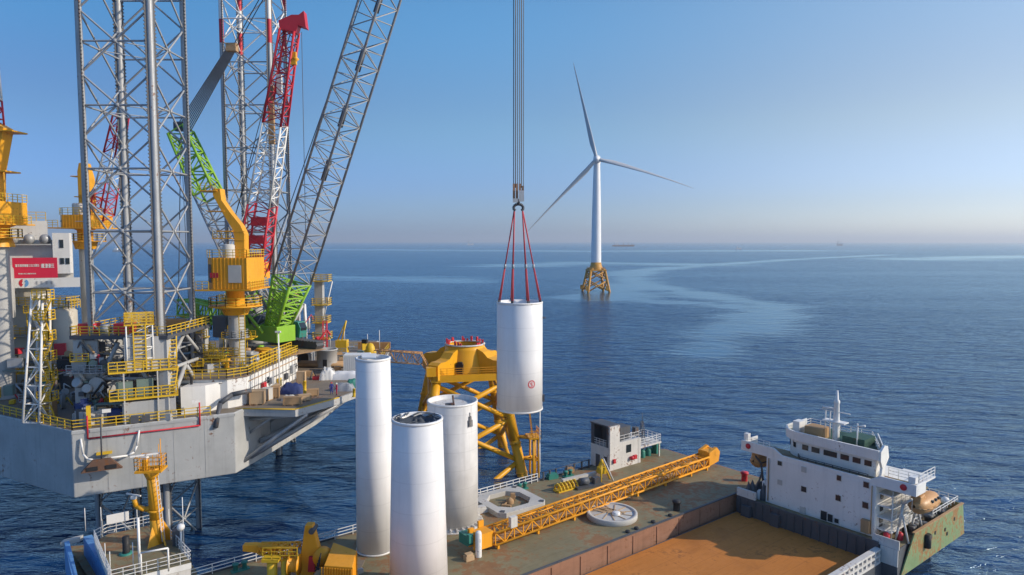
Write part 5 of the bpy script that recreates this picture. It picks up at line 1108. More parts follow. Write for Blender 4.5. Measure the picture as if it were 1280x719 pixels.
# ------------------------------------------------------------------ pedestal cranes
def ped_crane(label, c, zb, col_r, zring, zhouse, zh1, hw, colmat, king, boom=None, tipcol='red', ringr=3.6):
    t = thing('pedestal_crane', label, 'crane', (c[0], c[1], zb)); X, Y = c
    m = MB(); m.lathe((X, Y, zb), [(col_r, 0), (col_r, zring-zb-0.1)], 28); m.lathe((X, Y, zb), [(col_r+0.35, 0), (col_r+0.35, 0.3), (col_r, 0.32)], 28); m.build('pedestal', M[colmat], t)
    m = MB(); m.lathe((X, Y, zring), [(0, -0.12), (ringr, -0.12), (ringr, 0.06), (0, 0.06)], 28); m.lathe((X, Y, zring), [(col_r*1.5, -1.3), (ringr*0.6, -0.13)], 20); m.build('ring_platform', M['yellow'], t)
    m = MB(); m.rail([(X+(ringr-0.1)*math.cos(a*math.pi/8), Y+(ringr-0.1)*math.sin(a*math.pi/8), zring) for a in range(16)], 1.2, 1.3, 0.055, 3, True); m.build('ring_railing', M['lemon'], t)
    m = MB(); m.lathe((X, Y, zring), [(col_r*1.15, 0.06), (col_r*1.15, zhouse-zring-0.5), (col_r*2.0, zhouse-zring)], 28); m.build('slew_column', M['yellow'], t)
    m = MB(); m.prism([(X-hw, Y-hw*0.55), (X-hw*0.62, Y-hw), (X+hw*0.95, Y-hw), (X+hw, Y-hw*0.9), (X+hw, Y+hw), (X-hw, Y+hw)], zhouse, zh1)
    for k in range(10): m.cbox((X-hw*0.55+k*hw*0.165, Y-hw-0.04, zhouse), 0.08, 0.1, zh1-zhouse)
    h = m.build('house', M['yellow'], t)
    m = MB(); m.box(X+hw*0.12, X+hw*0.7, Y-hw-0.13, Y-hw-0.07, zhouse+0.9, zh1-1.0); m.build('house_louvre', M['concrete'], h)
    m = MB(); m.extrude([(X-hw*0.93, Y-hw*0.64-0.06, zhouse+0.9), (X-hw*0.69, Y-hw*0.92-0.06, zhouse+0.9), (X-hw*0.69, Y-hw*0.92-0.06, zh1-0.9), (X-hw*0.93, Y-hw*0.64-0.06, zh1-0.9)], (-0.03, -0.03, 0)); m.build('cab_window', M['dark'], h)
    m = MB(); m.box(X-hw-0.9, X+hw+0.6, Y-hw-0.8, Y+hw+0.6, zhouse-0.2, zhouse-0.02); m.build('house_walkway', M['yellow'], t)
    m = MB(); m.rail([(X-hw-0.8, Y-hw-0.7, zhouse), (X-hw*0.7, Y-hw-0.7, zhouse)], 1.1, 0.8, 0.05, 3); m.rail([(X+hw+0.5, Y-hw-0.7, zhouse), (X+hw+0.5, Y+hw, zhouse)], 1.1, 0.9, 0.05, 3); m.rail([(X-hw, Y-hw*0.6, zh1), (X-hw*0.6, Y-hw+0.05, zh1), (X+hw*0.95, Y-hw+0.05, zh1), (X+hw, Y+hw, zh1)], 1.1, 0.9, 0.05, 3); m.build('house_railing', M['lemon'], t)
    m = MB(); king(m, X, Y, zh1); kp = m.build('king_post', M['yellow'], t, bevel=0.08)
    m = MB(); m.lathe((X-hw*0.05, Y-hw*0.5, zh1), [(0.8, 0), (0.8, 1.7), (0.6, 1.9), (0, 1.9)], 16); m.build('roof_tank', M['concrete'], t)
    if boom:
        p, q, w0, w1 = boom; p, q = V(*p), V(*q)
        for k, (f0, f1, mt) in enumerate(((0, 0.30, tipcol), (0.30, 0.64, 'white'), (0.64, 1.0, tipcol))):
            m = MB(); n = max(3, int((q-p).length*(f1-f0)/w0*1.0)); m.truss(p.lerp(q, f0), p.lerp(q, f1), w0+(w1-w0)*f0, w0+(w1-w0)*f1, (0, 1, 0.001), n, 0.14, 0.075); m.build('boom_section', M[mt], t)
    return t
def king_a(m, X, Y, z):
    # swept gooseneck post leaning out to the left
    pr = [(0.2, 0), (1.9, 0), (1.95, 3.3), (1.35, 4.5), (-0.2, 6.2), (-1.6, 8.0), (-1.8, 9.6), (-2.9, 9.6), (-3.0, 8.7), (-1.5, 6.2), (0.0, 4.0), (0.3, 2.9)]
    m.extrude([(X+a*0.86+0.1, Y-0.8, z+b) for a, b in pr], (0, 1.6, 0))
    for b0 in (1.2, 2.4, 3.6): m.box(X+0.25, X+1.85, Y-0.86, Y-0.81, z+b0, z+b0+0.07)
    m.box(X-2.6, X+0.2, Y-1.2, Y+1.2, z+2.6, z+2.75); m.box(X-2.0, X+0.2, Y-1.2, Y+1.2, z+3.6, z+3.75); m.box(X-4.2, X-1.8, Y-1.0, Y+1.0, z+9.2, z+9.35); m.box(X-3.4, X-0.9, Y-1.0, Y+1.0, z+6.4, z+6.52)
yc = ped_crane('bright yellow pedestal crane on a grey column with boxy house and bent gooseneck post', (-39.2, 96.5), 22.0, 1.06, 30.9, 33.4, 37.7, 3.05, 'grey', king_a)
m = MB(); m.rail([(-43.3, 95.6, 47.05), (-41.2, 95.6, 47.05)], 1.0, 0.7, 0.04, 3); m.rail([(-41.7, 95.4, 40.4), (-39.2, 95.4, 40.4)], 1.0, 0.7, 0.04, 3); m.build('post_railing', M['lemon'], yc)
m = MB(); m.ladder((-37.9, 95.2, 22.1), (-37.9, 95.2, 30.8), (1, 0, 0), 0.8, 0.07); m.build('pedestal_ladder', M['lemon'], yc)
m = MB(); m.lathe((-39.2, 96.5, 26.3), [(1.07, 0), (1.7, 0), (1.7, 0.12), (1.07, 0.12)], 20); m.rail([(-39.2+1.65*math.cos(a*0.785), 96.5+1.65*math.sin(a*0.785), 26.4) for a in range(8)], 1.0, 1.2, 0.05, 3, True); m.build('mid_platform', M['steel'], yc)
m = MB()
for k in range(3): m.box(-41.1+k*0.4, -40.8+k*0.4, 92.80, 92.86, 35.0, 35.7)
m.build('side_mark', M['red'], yc)
def king_b(m, X, Y, z):
    m.extrude([(X-0.4, Y-0.8, z), (X+1.6, Y-0.8, z), (X+1.5, Y-0.8, z+6), (X+0.9, Y-0.8, z+8.4), (X-0.1, Y-0.8, z+8.4), (X-0.4, Y-0.8, z+7)], (0, 1.6, 0)); m.box(X-1.6, X-0.4, Y-0.8, Y+0.8, z+6.2, z+6.35); m.box(X-1.0, X+2.4, Y-1.0, Y+1.0, z+2.9, z+3.05)
b1 = far(127, 268, 112); b2 = far(151, 146, 104)
ped_crane('yellow pedestal crane with red and white boom, seen behind the near leg', (far(106, 280, 112).x, 112), ZD, 1.0, 40.0, 42.2, 44.2, 2.9, 'grey', king_b, (b1, b2, 2.6, 1.5), ringr=3.0)
def king_c(m, X, Y, z):
    m.extrude([(X-1.5, Y-1, z), (X+1.0, Y-1, z), (X+1.2, Y-1, z+4), (X+2.6, Y-1, z+10.0), (X+0.4, Y-1, z+11.2), (X-2.0, Y-1, z+11.0)], (0, 2.0, 0)); m.box(X-2, X+4.2, Y-1.6, Y+1.4, z+9.4, z+9.6); m.box(X-2, X+3.0, Y-1.6, Y+1.4, z+4.0, z+4.2)
    for x in (X+1.6, X+2.7): m.tube((x, Y-1.5, z), (x, Y-1.5, z+4), 0.09)
Xc = far(-6, 290, 95).x
ped_crane('yellow pedestal crane cut off by the left edge of the photo', (Xc, 95), ZD, 1.5, 40.5, 42.4, 45.4, 2.7, 'grey', king_c, (V(Xc+0.6, 95, 55.5), V(Xc+0.4, 95, 68), 1.6, 1.2), ringr=3.2)
P_('round_silo', M['grey'], lambda m: m.lathe((far(-1, 360, 97).x, 97.5, 29), [(1.4, 0), (1.5, 1), (1.5, 7), (1.0, 8), (0, 8.2)], 20))
def red_crane():
    p, q = far(316, 338, 120), far(362, 38, 112); t = thing('pedestal_crane', 'crane with tall red and white lattice boom, behind the bright yellow gooseneck crane', 'crane', (p.x, p.y, ZD))
    m = MB(); m.lathe((p.x, p.y, ZD), [(1.5, 0), (1.5, p.z-ZD-2.5), (2.4, p.z-ZD-1.2)], 24); m.build('pedestal', M['grey'], t)
    m = MB(); m.box(p.x-2.6, p.x+1.6, p.y-1.5, p.y+4, p.z-1.6, p.z+1.4); m.build('house', M['orange'], t, bevel=0.05)
    for f0, f1, mt in ((0, 0.29, 'red'), (0.29, 0.63, 'white'), (0.63, 1.0, 'red')):
        w0 = 4.2+(2.3-4.2)*f0; w1 = 4.2+(2.3-4.2)*f1
        m = MB(); m.truss(p.lerp(q, f0), p.lerp(q, f1), w0, w1, (0, 1, 0.001), int((f1-f0)*26), 0.21 if mt == 'red' else 0.17, 0.10); m.build('boom_section', M[mt], t)
    m = MB()
    for f in (0.06, 0.14, 0.22): c = p.lerp(q, f); m.cbox(c-V(0, 0, 0.8), 2.6, 1.8, 1.5)
    m.build('boom_platform', M['red'], t)
    m = MB(); m.cbox(p.lerp(q, 0.55), 0.9, 0.7, 9.5); m.build('cable_bundle', M['wood'], t)
    m = MB(); m.cbox(p.lerp(q, 0.75), 0.8, 0.6, 3.2); m.build('sign_plate', M['white'], t)
    e = far(379, 13, 111); m = MB(); m.extrude([q+V(-1.3, -0.8, 0), q+V(-1.5, -0.8, 1.3), q+V(0.6, -0.8, 2.2), e+V(-0.8, -0.8+q.y-e.y, -0.6), e+V(0, q.y-e.y-0.8, 0), e+V(0.3, q.y-e.y-0.8, -2.6), q+V(1.6, -0.8, 0.6), q+V(1.2, -0.8, -0.6)], (0, 1.6, 0)); m.build('jib_head', M['red'], t)
    b = far(367, 74, 112); m = MB(); m.cbox(b-V(0, 0, 0.9), 0.9, 0.7, 2.0); m.lathe(b+V(0.3, 0, 0), [(0.0, -0.6), (0.6, 0), (0.0, 0.6)], 12); m.build('hook_block', M['yellow'], t)
    m = MB(); m.tube(b+V(0, 0, 1), q+V(1.2, 0, 0), 0.06); c = far(377, 40, 111); m.tube(c, c-V(0, 0, 34), 0.05); m.build('hoist_rope', M['rope'], t)
    m = MB()
    for d in (-1, 1): m.tube(p+V(-6, 8, 10), q+V(d*0.6, 0, 1), 0.07)
    m.tube(p+V(-1.5, 3, 0), p+V(-6, 8, 10), 0.25); m.build('luffing_rope', M['rope'], t)
red_crane()

# ------------------------------------------------------------------ big crawler crane holding the tower section
def crawler():
    B = V(-39.0, 112.0, 25.2); T = V(0.75, 88.0, 122.0); dr = V(T.x-B.x, T.y-B.y, 0).normalized(); sd = V(-dr.y, dr.x, 0)
    t = thing('crawler_crane', 'giant crawler crane with lime green body and long grey lattice boom lifting the tower section', 'crane', (B.x, B.y, 22))
    G = lambda f, s, z: B+dr*f+sd*s+V(0, 0, z)
    for s in (-4.2, 4.2):
        m = MB(); prof = [(-5.5, -1.9), (-5.9, -2.5), (-5.5, -3.1), (5.5, -3.1), (5.9, -2.5), (5.5, -1.9)]
        m.extrude([G(f, s-0.8, z) for f, z in prof], sd*1.6)
        for k in range(16): c = G(-5.3+k*0.71, s-0.9, -1.95); m.extrude([c, c+dr*0.5, c+dr*0.5+V(0, 0, 0.15), c+V(0, 0, 0.15)], sd*1.8)
        m.build('track', M['dark'], t)
    m = MB(); m.extrude([G(-5, -4.8, -3.12), G(6.5, -4.8, -3.12), G(6.5, 4.8, -3.12), G(-5, 4.8, -3.12)], (0, 0, -0.06)); m.build('crane_mat', M['wood'], t)
    m = MB(); m.extrude([G(-7.5, -1.9, -1.6), G(2.5, -1.9, -1.6), G(2.5, 1.9, -1.6), G(-7.5, 1.9, -1.6)], (0, 0, 2.6)); m.build('upper_body', M['green'], t, bevel=0.06)
    m = MB(); m.extrude([G(-11.5, -3.6, -1.4), G(-8, -3.6, -1.4), G(-8, 3.6, -1.4), G(-11.5, 3.6, -1.4)], (0, 0, 3.6)); m.build('counterweight', M['dark'], t)
    m = MB(); m.extrude([G(0.4, 2.3, -1.2), G(2.9, 2.3, -1.2), G(3.2, 2.3, 0.4), G(2.6, 2.3, 1.4), G(0.4, 2.3, 1.4)], sd*-0.0+sd*1.5); cb = m.build('cab', M['teal'], t)
    m = MB(); m.extrude([G(3.0, 2.45, -0.4), G(3.27, 2.45, 0.4), G(2.75, 2.45, 1.25), G(2.6, 2.45, 1.0)], sd*1.2); m.build('cab_window', M['glass'], cb)
    d = T-B; L = d.length
    def sec(name, f0, f1, mat, w0, w1, nb, rc, rl):
        m = MB(); m.truss(B+d*f0, B+d*f1, w0, w1, sd, nb, rc, rl); return m.build(name, mat, t)
    sec('boom_foot', 0.0, 0.088, M['green'], 2.4, 4.2, 8, 0.27, 0.15)
    m = MB(); nn = d.normalized().cross(sd).normalized(); m.extrude([B+nn*1.0-sd*0.9, B+d*0.06+nn*1.35-sd*1.2, B+d*0.06+nn*1.35+sd*1.2, B+nn*1.0+sd*0.9], nn*0.1); m.build('foot_plate', M['green'], t)
    sec('boom_lattice', 0.089, 1.0, M['boom'], 4.2, 3.5, 44, 0.19, 0.085)
    m = MB()
    for f in (0.25, 0.33, 0.41, 0.49, 0.57, 0.65, 0.73): c = B+d*f; m.tube(c, c+d*0.03, 0.42, n=8)
    m.tube(B+d*0.05, B+d*0.98, 0.13, n=6); m.build('boom_walkway', M['dark'], t)
    m = MB(); m.extrude([T+dr*-1.5-sd*1.2+V(0, 0, -1.5), T+dr*1.0-sd*1.2+V(0, 0, -0.8), T+dr*1.0-sd*1.2+V(0, 0, 1.2), T+dr*-1-sd*1.2+V(0, 0, 1.5)], sd*2.4); m.build('boom_head', M['green'], t)
    Mt = far(226, 166, 126); c0 = G(-2, 0, 1.0); md = Mt-c0
    m = MB(); m.truss(c0+md*0.66, Mt, 3.6, 3.2, (0, 1, 0.001), 6, 0.24, 0.15); m.build('mast_head', M['green'], t)
    m = MB(); m.truss(c0, c0+md*0.655, 3.0, 3.6, (0, 1, 0.001), 13, 0.19, 0.09); m.build('mast_lattice', M['boom'], t)
    # green rear gantry around the body
    m = MB()
    for s in (-2.6, 2.6):
        m.tube(G(0, s, 0), G(-9, s, 7.0), 0.26); m.tube(G(-9, s, 7.0), G(-8.2, s, 1.5), 0.22); m.tube(G(-4.5, s, 3.5), G(-8.6, s, 1.2), 0.18); m.tube(G(-4.5, s, 3.5), G(-3.5, s, 0.8), 0.18)
    m.tube(G(-9, -2.6, 7), G(-9, 2.6, 7), 0.24)
    for k in range(5): m.tube(G(-1-k*1.8, -2.6, 0.8+k*1.38), G(-2.8-k*1.6, 2.6, 2.2+k*1.2), 0.12)
    m.build('gantry', M['green'], t)
    m = MB(); m.truss(G(-7.6, 0, 1.4), G(-24.5, 0, 2.8), 3.4, 3.0, (0, 0, 1), 9, 0.24, 0.14, 3.2, 2.8); m.build('rear_truss', M['green'], t)
    m = MB(); m.extrude([G(-24.6, -2.6, -1.5), G(-20.5, -2.6, -1.5), G(-20.5, 2.6, -1.5), G(-24.6, 2.6, -1.5)], (0, 0, 2.4)); m.build('ballast_tray', M['darkgreen'], t)
    for s in (-1, 1): m = MB(); m.tube(G(-24, s*1.6, 3), Mt, 0.09); m.build('back_stay', M['rope'], t)
    # pulley bundle between mast head and equaliser, then pendants to the boom head
    E1 = far(290, 60, 117); 
    m = MB()
    for k in range(9):
        o = V((k-4)*0.20, (k-4)*0.05, (4-k)*0.10); m.tube(Mt+V(0.6, 0, 0.8)+o*1.3, E1+o*0.7, 0.11, n=5)
    m.build('luffing_rope', M['boom'], t)
    m = MB(); m.cbox(E1-V(0, 0, 0.6), 1.7, 1.2, 1.3); m.build('equaliser', M['wood'], t)
    m = MB(); m.cbox(Mt+V(0.2, 0, 0.3), 2.4, 1.4, 1.6); m.build('mast_sheave', M['dark'], t)
    m = MB(); m.tube(E1, T+V(-1, 0, 1), 0.07); m.tube(E1+V(0.6, 0, 0), T+V(-0.4, 0.6, 1), 0.07); m.tube(Mt, Mt+V(-1, 3, -32), 0.06); m.build('pendant', M['rope'], t)
    a, b = far(368, 240, 113), far(452, 0, 101); m = MB(); m.tube(a+(a-b)*0.55, b+(b-a)*1.75, 0.07); m.build('back_line', M['rope'], t)
    for k in range(6):
        m = MB(); x = HK.x-0.62+k*0.25; m.tube((x, HK.y-0.2*(k % 2), HK.z+2.4), (x*1.0, HK.y-0.2*(k % 2), T.z), 0.075 if k in (1, 4) else 0.055, n=5); m.build('hoist_rope', M['rope'], t)
    m = MB(); m.tube(G(-6, -1.6, 1.6), G(-6, 1.6, 1.6), 0.9, n=16); m.tube(G(-3.5, -1.6, 1.6), G(-3.5, 1.6, 1.6), 0.8, n=16); m.build('winch_drum', M['rope'], t)
crawler()
P_('crane_pontoon', M['dark'], lambda m: m.prism([(-47, 109.4), (-34.4, 109.4), (-34.0, 119), (-47, 119)], ZD+4.06, 21.95 if False else 22.05))

# ------------------------------------------------------------------ far side: pipe racks, service tower, deck shelters
P_('service_tower', M['grey'], lambda m: m.box(-37.6, -36.1, 129.5, 131, ZD+0.03, 32.5))
for z, w_ in ((21.5, 2.3), (24.6, 1.9), (28.0, 2.2), (32.5, 2.4)): balcony(-37.9, -36.1+w_*0.6, 128.3, 131.2, z)
P_('tower_brace', M['white'], lambda m: (m.tube((-36.0, 129, 24.6), (-34.0, 129, 32.4), 0.1), m.tube((-41.5, 124.5, 23), (-38, 124.5, 28.5), 0.28), m.tube((-38, 124.5, 28.5), (-37.8, 124.5, 22), 0.28)))
P_('red_mast', M['red'], lambda m: m.truss((-34.2, 124, ZD), (-34.2, 124, 25.4), 0.7, 0.7, (0, 1, 0), 9, 0.06, 0.035))
for k, (x, y) in enumerate(((-40.0, 118.6), (-36.2, 119.4), (-38.4, 112.9))):
    pass
for k, (x, y, z, w_, h) in enumerate(((367, 446, 123, 6.5, 2.5), (351, 455, 117, 3.4, 2.0))):
    c = far(x, y+8, z)
    def arch(m):
        for s in (-1, 1):
            pts = [(s*w_/2*0.85, 0), (s*w_/2, 0), (s*w_/2, h*0.6), (s*w_/2*0.6, h), (0, h), (0, h-0.45), (s*w_/2*0.5, h-0.45), (s*w_/2*0.82, h*0.55)]
            m.extrude([(c.x+a, c.y, ZD+0.07+b) for a, b in pts], (0, 2.2, 0))
    P_('deck_shelter', M['steel'], arch); P_('shelter_floor', M['dark'], lambda m: m.cbox((c.x, c.y+2.0, ZD+0.07), w_*0.8, 0.3, h*0.7))
P_('stowed_pipe', M['wood'], lambda m: [m.tube((-37.5+0.0*i, 118+0.75*i, ZD+0.45), (-28.5, 117.4+0.75*i, ZD+0.45), 0.36, n=12) for i in range(4)])
P_('bulwark_panel', M['lifeboat'], lambda m: m.box(-31.5, -24.9, 138.4, 138.7, ZD+0.07, 19.4))
P_('far_railing', M['lemon'], lambda m: m.rail([(-34, 139, ZD+0.06), (-25.2, 138.9, ZD+0.06), (-23.8, 118, ZD+0.06)], 1.1, 1.4, 0.05, 2))
P_('antenna', M['white'], lambda m: [m.tube((x, 136, ZD), (x, 136, ZD+h), 0.06) for x, h in ((-33.6, 4.5), (-29, 3.4), (-26.6, 4.2), (-36.5, 3.8))])
P_('lamp_post', M['white'], lambda m: (m.tube((-34.3, 99.5, ZD+0.06), (-34.3, 99.5, 26.8), 0.11, n=8), m.cbox((-34.3, 99.4, 26.6), 0.8, 0.3, 0.25)))
P_('yellow_davit', M['lemon'], lambda m: (m.cbox((-33.5, 133.5, ZD), 2.2, 1.8, 2.6), m.tube((-33.5, 133.5, 20.6), (-32.6, 133.5, 24.4), 0.15), m.tube((-34.3, 133.5, 20.6), (-32.6, 133.5, 24.4), 0.12)))
# ------------------------------------------------------------------ loose things on the side platform
ZP = ZD+0.065
def crate(x, y, sx, sy, sz, rz, mat, label, lid=True):
    c = at(x, y, ZP); t = thing('timber_crate', label, 'crate', c, 'timber crates on the side platform')
    m = MB(); m.cbox(c+V(0, 0, 0.12), sx, sy, sz, rz)
    m.build('box', M[mat], t)
    s = MB(); ca, sa = math.cos(rz), math.sin(rz)
    for f in (-0.4, 0.0, 0.4): s.cbox(c+V(ca*sx*f, sa*sx*f, 0), 0.14, sy*1.03, 0.12, rz)
    for f in (-0.47, 0.47):
        for g in (-0.505, 0.505): s.cbox(c+V(ca*sx*f-sa*sy*g, sa*sx*f+ca*sy*g, 0.12), 0.12, 0.07, sz, rz)
    s.build('batten', M['wood'], t)
    if lid: l = MB(); l.cbox(c+V(0, 0, sz+0.13), sx*1.06, sy*1.06, 0.07, rz); l.build('lid', M[mat], t)
CR = [(322, 505, 1.9, 1.5, 1.7, 0.2, 'tan', 'upright tan timber crate nearest the white cabin wall'), (334, 500, 1.2, 1.0, 1.5, -0.3, 'concrete', 'pale upright crate beside the crate at the cabin wall'),
      (335, 489, 3.2, 1.6, 0.7, 0.5, 'tan', 'flat wide tan crate lying against the long white cabin wall'), (352, 474, 2.6, 1.4, 1.2, 0.2, 'wood', 'brown timber crate behind the dark blue covered load'),
      (366, 506, 2.4, 0.9, 0.9, 0.15, 'wood', 'low dark timber crate at the front edge of the platform'), (381, 501, 1.6, 0.9, 0.7, 0.5, 'tan', 'small low tan crate right of the dark front crate'),
      (345, 497, 0.9, 0.9, 1.3, 0.2, 'wood', 'small brown upright crate between pale crate and blue load'), (391, 495, 1.6, 0.8, 0.8, 0.3, 'wood', 'small brown crate next to the yellow post'),
      (377, 486, 1.2, 1.0, 2.4, 0.1, 'tan', 'tall tan crate standing behind the yellow post'), (340, 480, 1.6, 1.3, 1.1, 0.4, 'tan', 'square tan crate stacked near the far end of the cabin wall')]
for c in CR: crate(*c)
def heap(name, x, y, sx, sy, h, rz, mat, label, cat, seed=1):
    c = at(x, y, ZP); rnd = random.Random(seed); m = MB(Matrix.Translation(c) @ Matrix.Rotation(rz, 4, 'Z')); n, k = 12, 8; P = []
    for j in range(k+1):
        for i in range(n+1):
            u, v = 2*i/n-1, 2*j/k-1; e = max(abs(u), abs(v)); z = h*max(0, 1-e**4)*(0.75+0.35*rnd.random()) if e < 1 else 0
            P.append((u*sx/2*(1+0.08*rnd.uniform(-1, 1)), v*sy/2*(1+0.08*rnd.uniform(-1, 1)), z))
    m._add(P, [(j*(n+1)+i, j*(n+1)+i+1, (j+1)*(n+1)+i+1, (j+1)*(n+1)+i) for j in range(k) for i in range(n)], True)
    return tag(m.build(name, M[mat]), label, cat)
heap('covered_load', 365, 491, 3.4, 2.2, 1.5, 0.15, 'navy', 'load under a dark blue tarpaulin among the timber crates', 'covered load', 1)
heap('covered_load', 361, 500, 2.0, 1.4, 0.7, 0.1, 'concrete', 'low load under a pale grey sheet in front of the blue tarpaulin', 'covered load', 2)
heap('sack', 410, 474, 2.6, 1.8, 1.9, 0.2, 'white', 'big rounded white sack at the left of the white wrapped bundle', 'sack', 3)
heap('wrapped_bundle', 432, 474, 6.4, 1.6, 1.3, -0.02, 'white_clean', 'long white wrapped bundle behind the two standing workers', 'bundle', 4)
heap('covered_load', 430, 488, 3.2, 1.6, 1.1, 0.0, 'steel', 'grey lumpy covered load to the right of the workers', 'covered load', 5)
heap('covered_load', 440, 484, 1.8, 1.4, 1.3, 0.3, 'teal', 'small dark green covered load at the platform tip', 'covered load', 6)
def post(x, y, h, mat, label):
    c = at(x, y, ZP); m = MB(); m.lathe(c, [(0.35, 0), (0.35, 0.1), (0.24, 0.12), (0.24, h), (0.3, h+0.02), (0, h+0.1)], 12); tag(m.build('bollard', M[mat]), label, 'bollard')
post(381, 494, 2.0, 'lemon', 'pale yellow post standing among the timber crates'); post(443, 496, 1.1, 'lemon', 'short yellow bollard at the outer tip of the side platform')
c = at(409, 458, ZP); t = thing('round_tank', 'squat grey round tank with a dark doorway, behind the white sack', 'tank', c)
m = MB(); m.lathe(c, [(1.75, 0), (1.75, 2.9), (1.85, 2.92), (1.85, 3.1), (1.6, 3.1), (1.55, 2.6), (0, 2.6)], 28); m.build('tank_shell', M['grey'], t); m = MB(); m.cbox(c+V(0.1, -1.78, 0.3), 0.7, 0.12, 1.2); m.build('hatch', M['black'], t)
c = at(447, 466, ZP); t = thing('white_container', 'white box container behind the tall slim tower section', 'container', c)
m = MB(); m.cbox(c, 4.2, 2.4, 3.2, 0.05); m.build('shell', M['white'], t, bevel=0.05); m = MB()
for k in range(12): m.cbox(c+V(-1.95+k*0.355, -1.24-0.018*(k-6)*-0.0+(-1.95+k*0.355)*0.05, 0.15), 0.12, 0.08, 2.9, 0.05)
m.build('wall_rib', M['white'], t)
c = at(463, 449, ZP+0.5); t = thing('yellow_pump', 'bright lemon yellow rounded machine peeking above the tall slim tower section', 'machine', c)
m = MB(); m.lathe(c, [(0.9, 0), (1.0, 1.0), (0.8, 2.2), (0.5, 2.8), (0, 3.0)], 14); m.build('body', M['lemon'], t); m = MB(); m.tube(c+V(-1.0, 0, 1.2), c+V(1.0, 0, 1.2), 0.5, n=12); m.build('drum', M['lemon'], t)
c = at(400, 474, ZP); t = thing('pipe_trestle', 'dark red steel trestle rack on the platform left of the workers', 'rack', c)
m = MB()
for x in (-1.5, 0, 1.5): m.tube(c+V(x, -0.5, 0), c+V(x+0.4, 0, 1.5), 0.1); m.tube(c+V(x+0.8, 0.5, 0), c+V(x+0.4, 0, 1.5), 0.1)
m.tube(c+V(-1.6, 0, 1.5), c+V(2.4, 0, 1.5), 0.13); m.build('frame', M['dark'], t); m = MB(); m.cbox(c+V(0.3, -0.2, 0.02), 2.6, 1.0, 0.5, 0.1); m.build('load', M['red'], t)
for k, (x, y, w_, h, mt, lb) in enumerate(((422, 466, 1.2, 1.1, 'lifeboat', 'stack of orange boxes on the far side of the white wrapped bundle'), (385, 470, 2.0, 0.9, 'wood', 'brown stacked boards in front of the dark arched shelter'), (430, 455, 1.8, 1.2, 'tan', 'tan crate between the grey round tank and white container'))):
    c = at(x, y, ZP); t = thing('board_stack', lb, 'stack', c)
    for j in range(3): m = MB(); m.cbox(c+V(0, 0, j*h/3), w_*(1-0.05*j), 0.9, h/3-0.05, 0.1+0.05*j); m.build('board', M[mt], t)

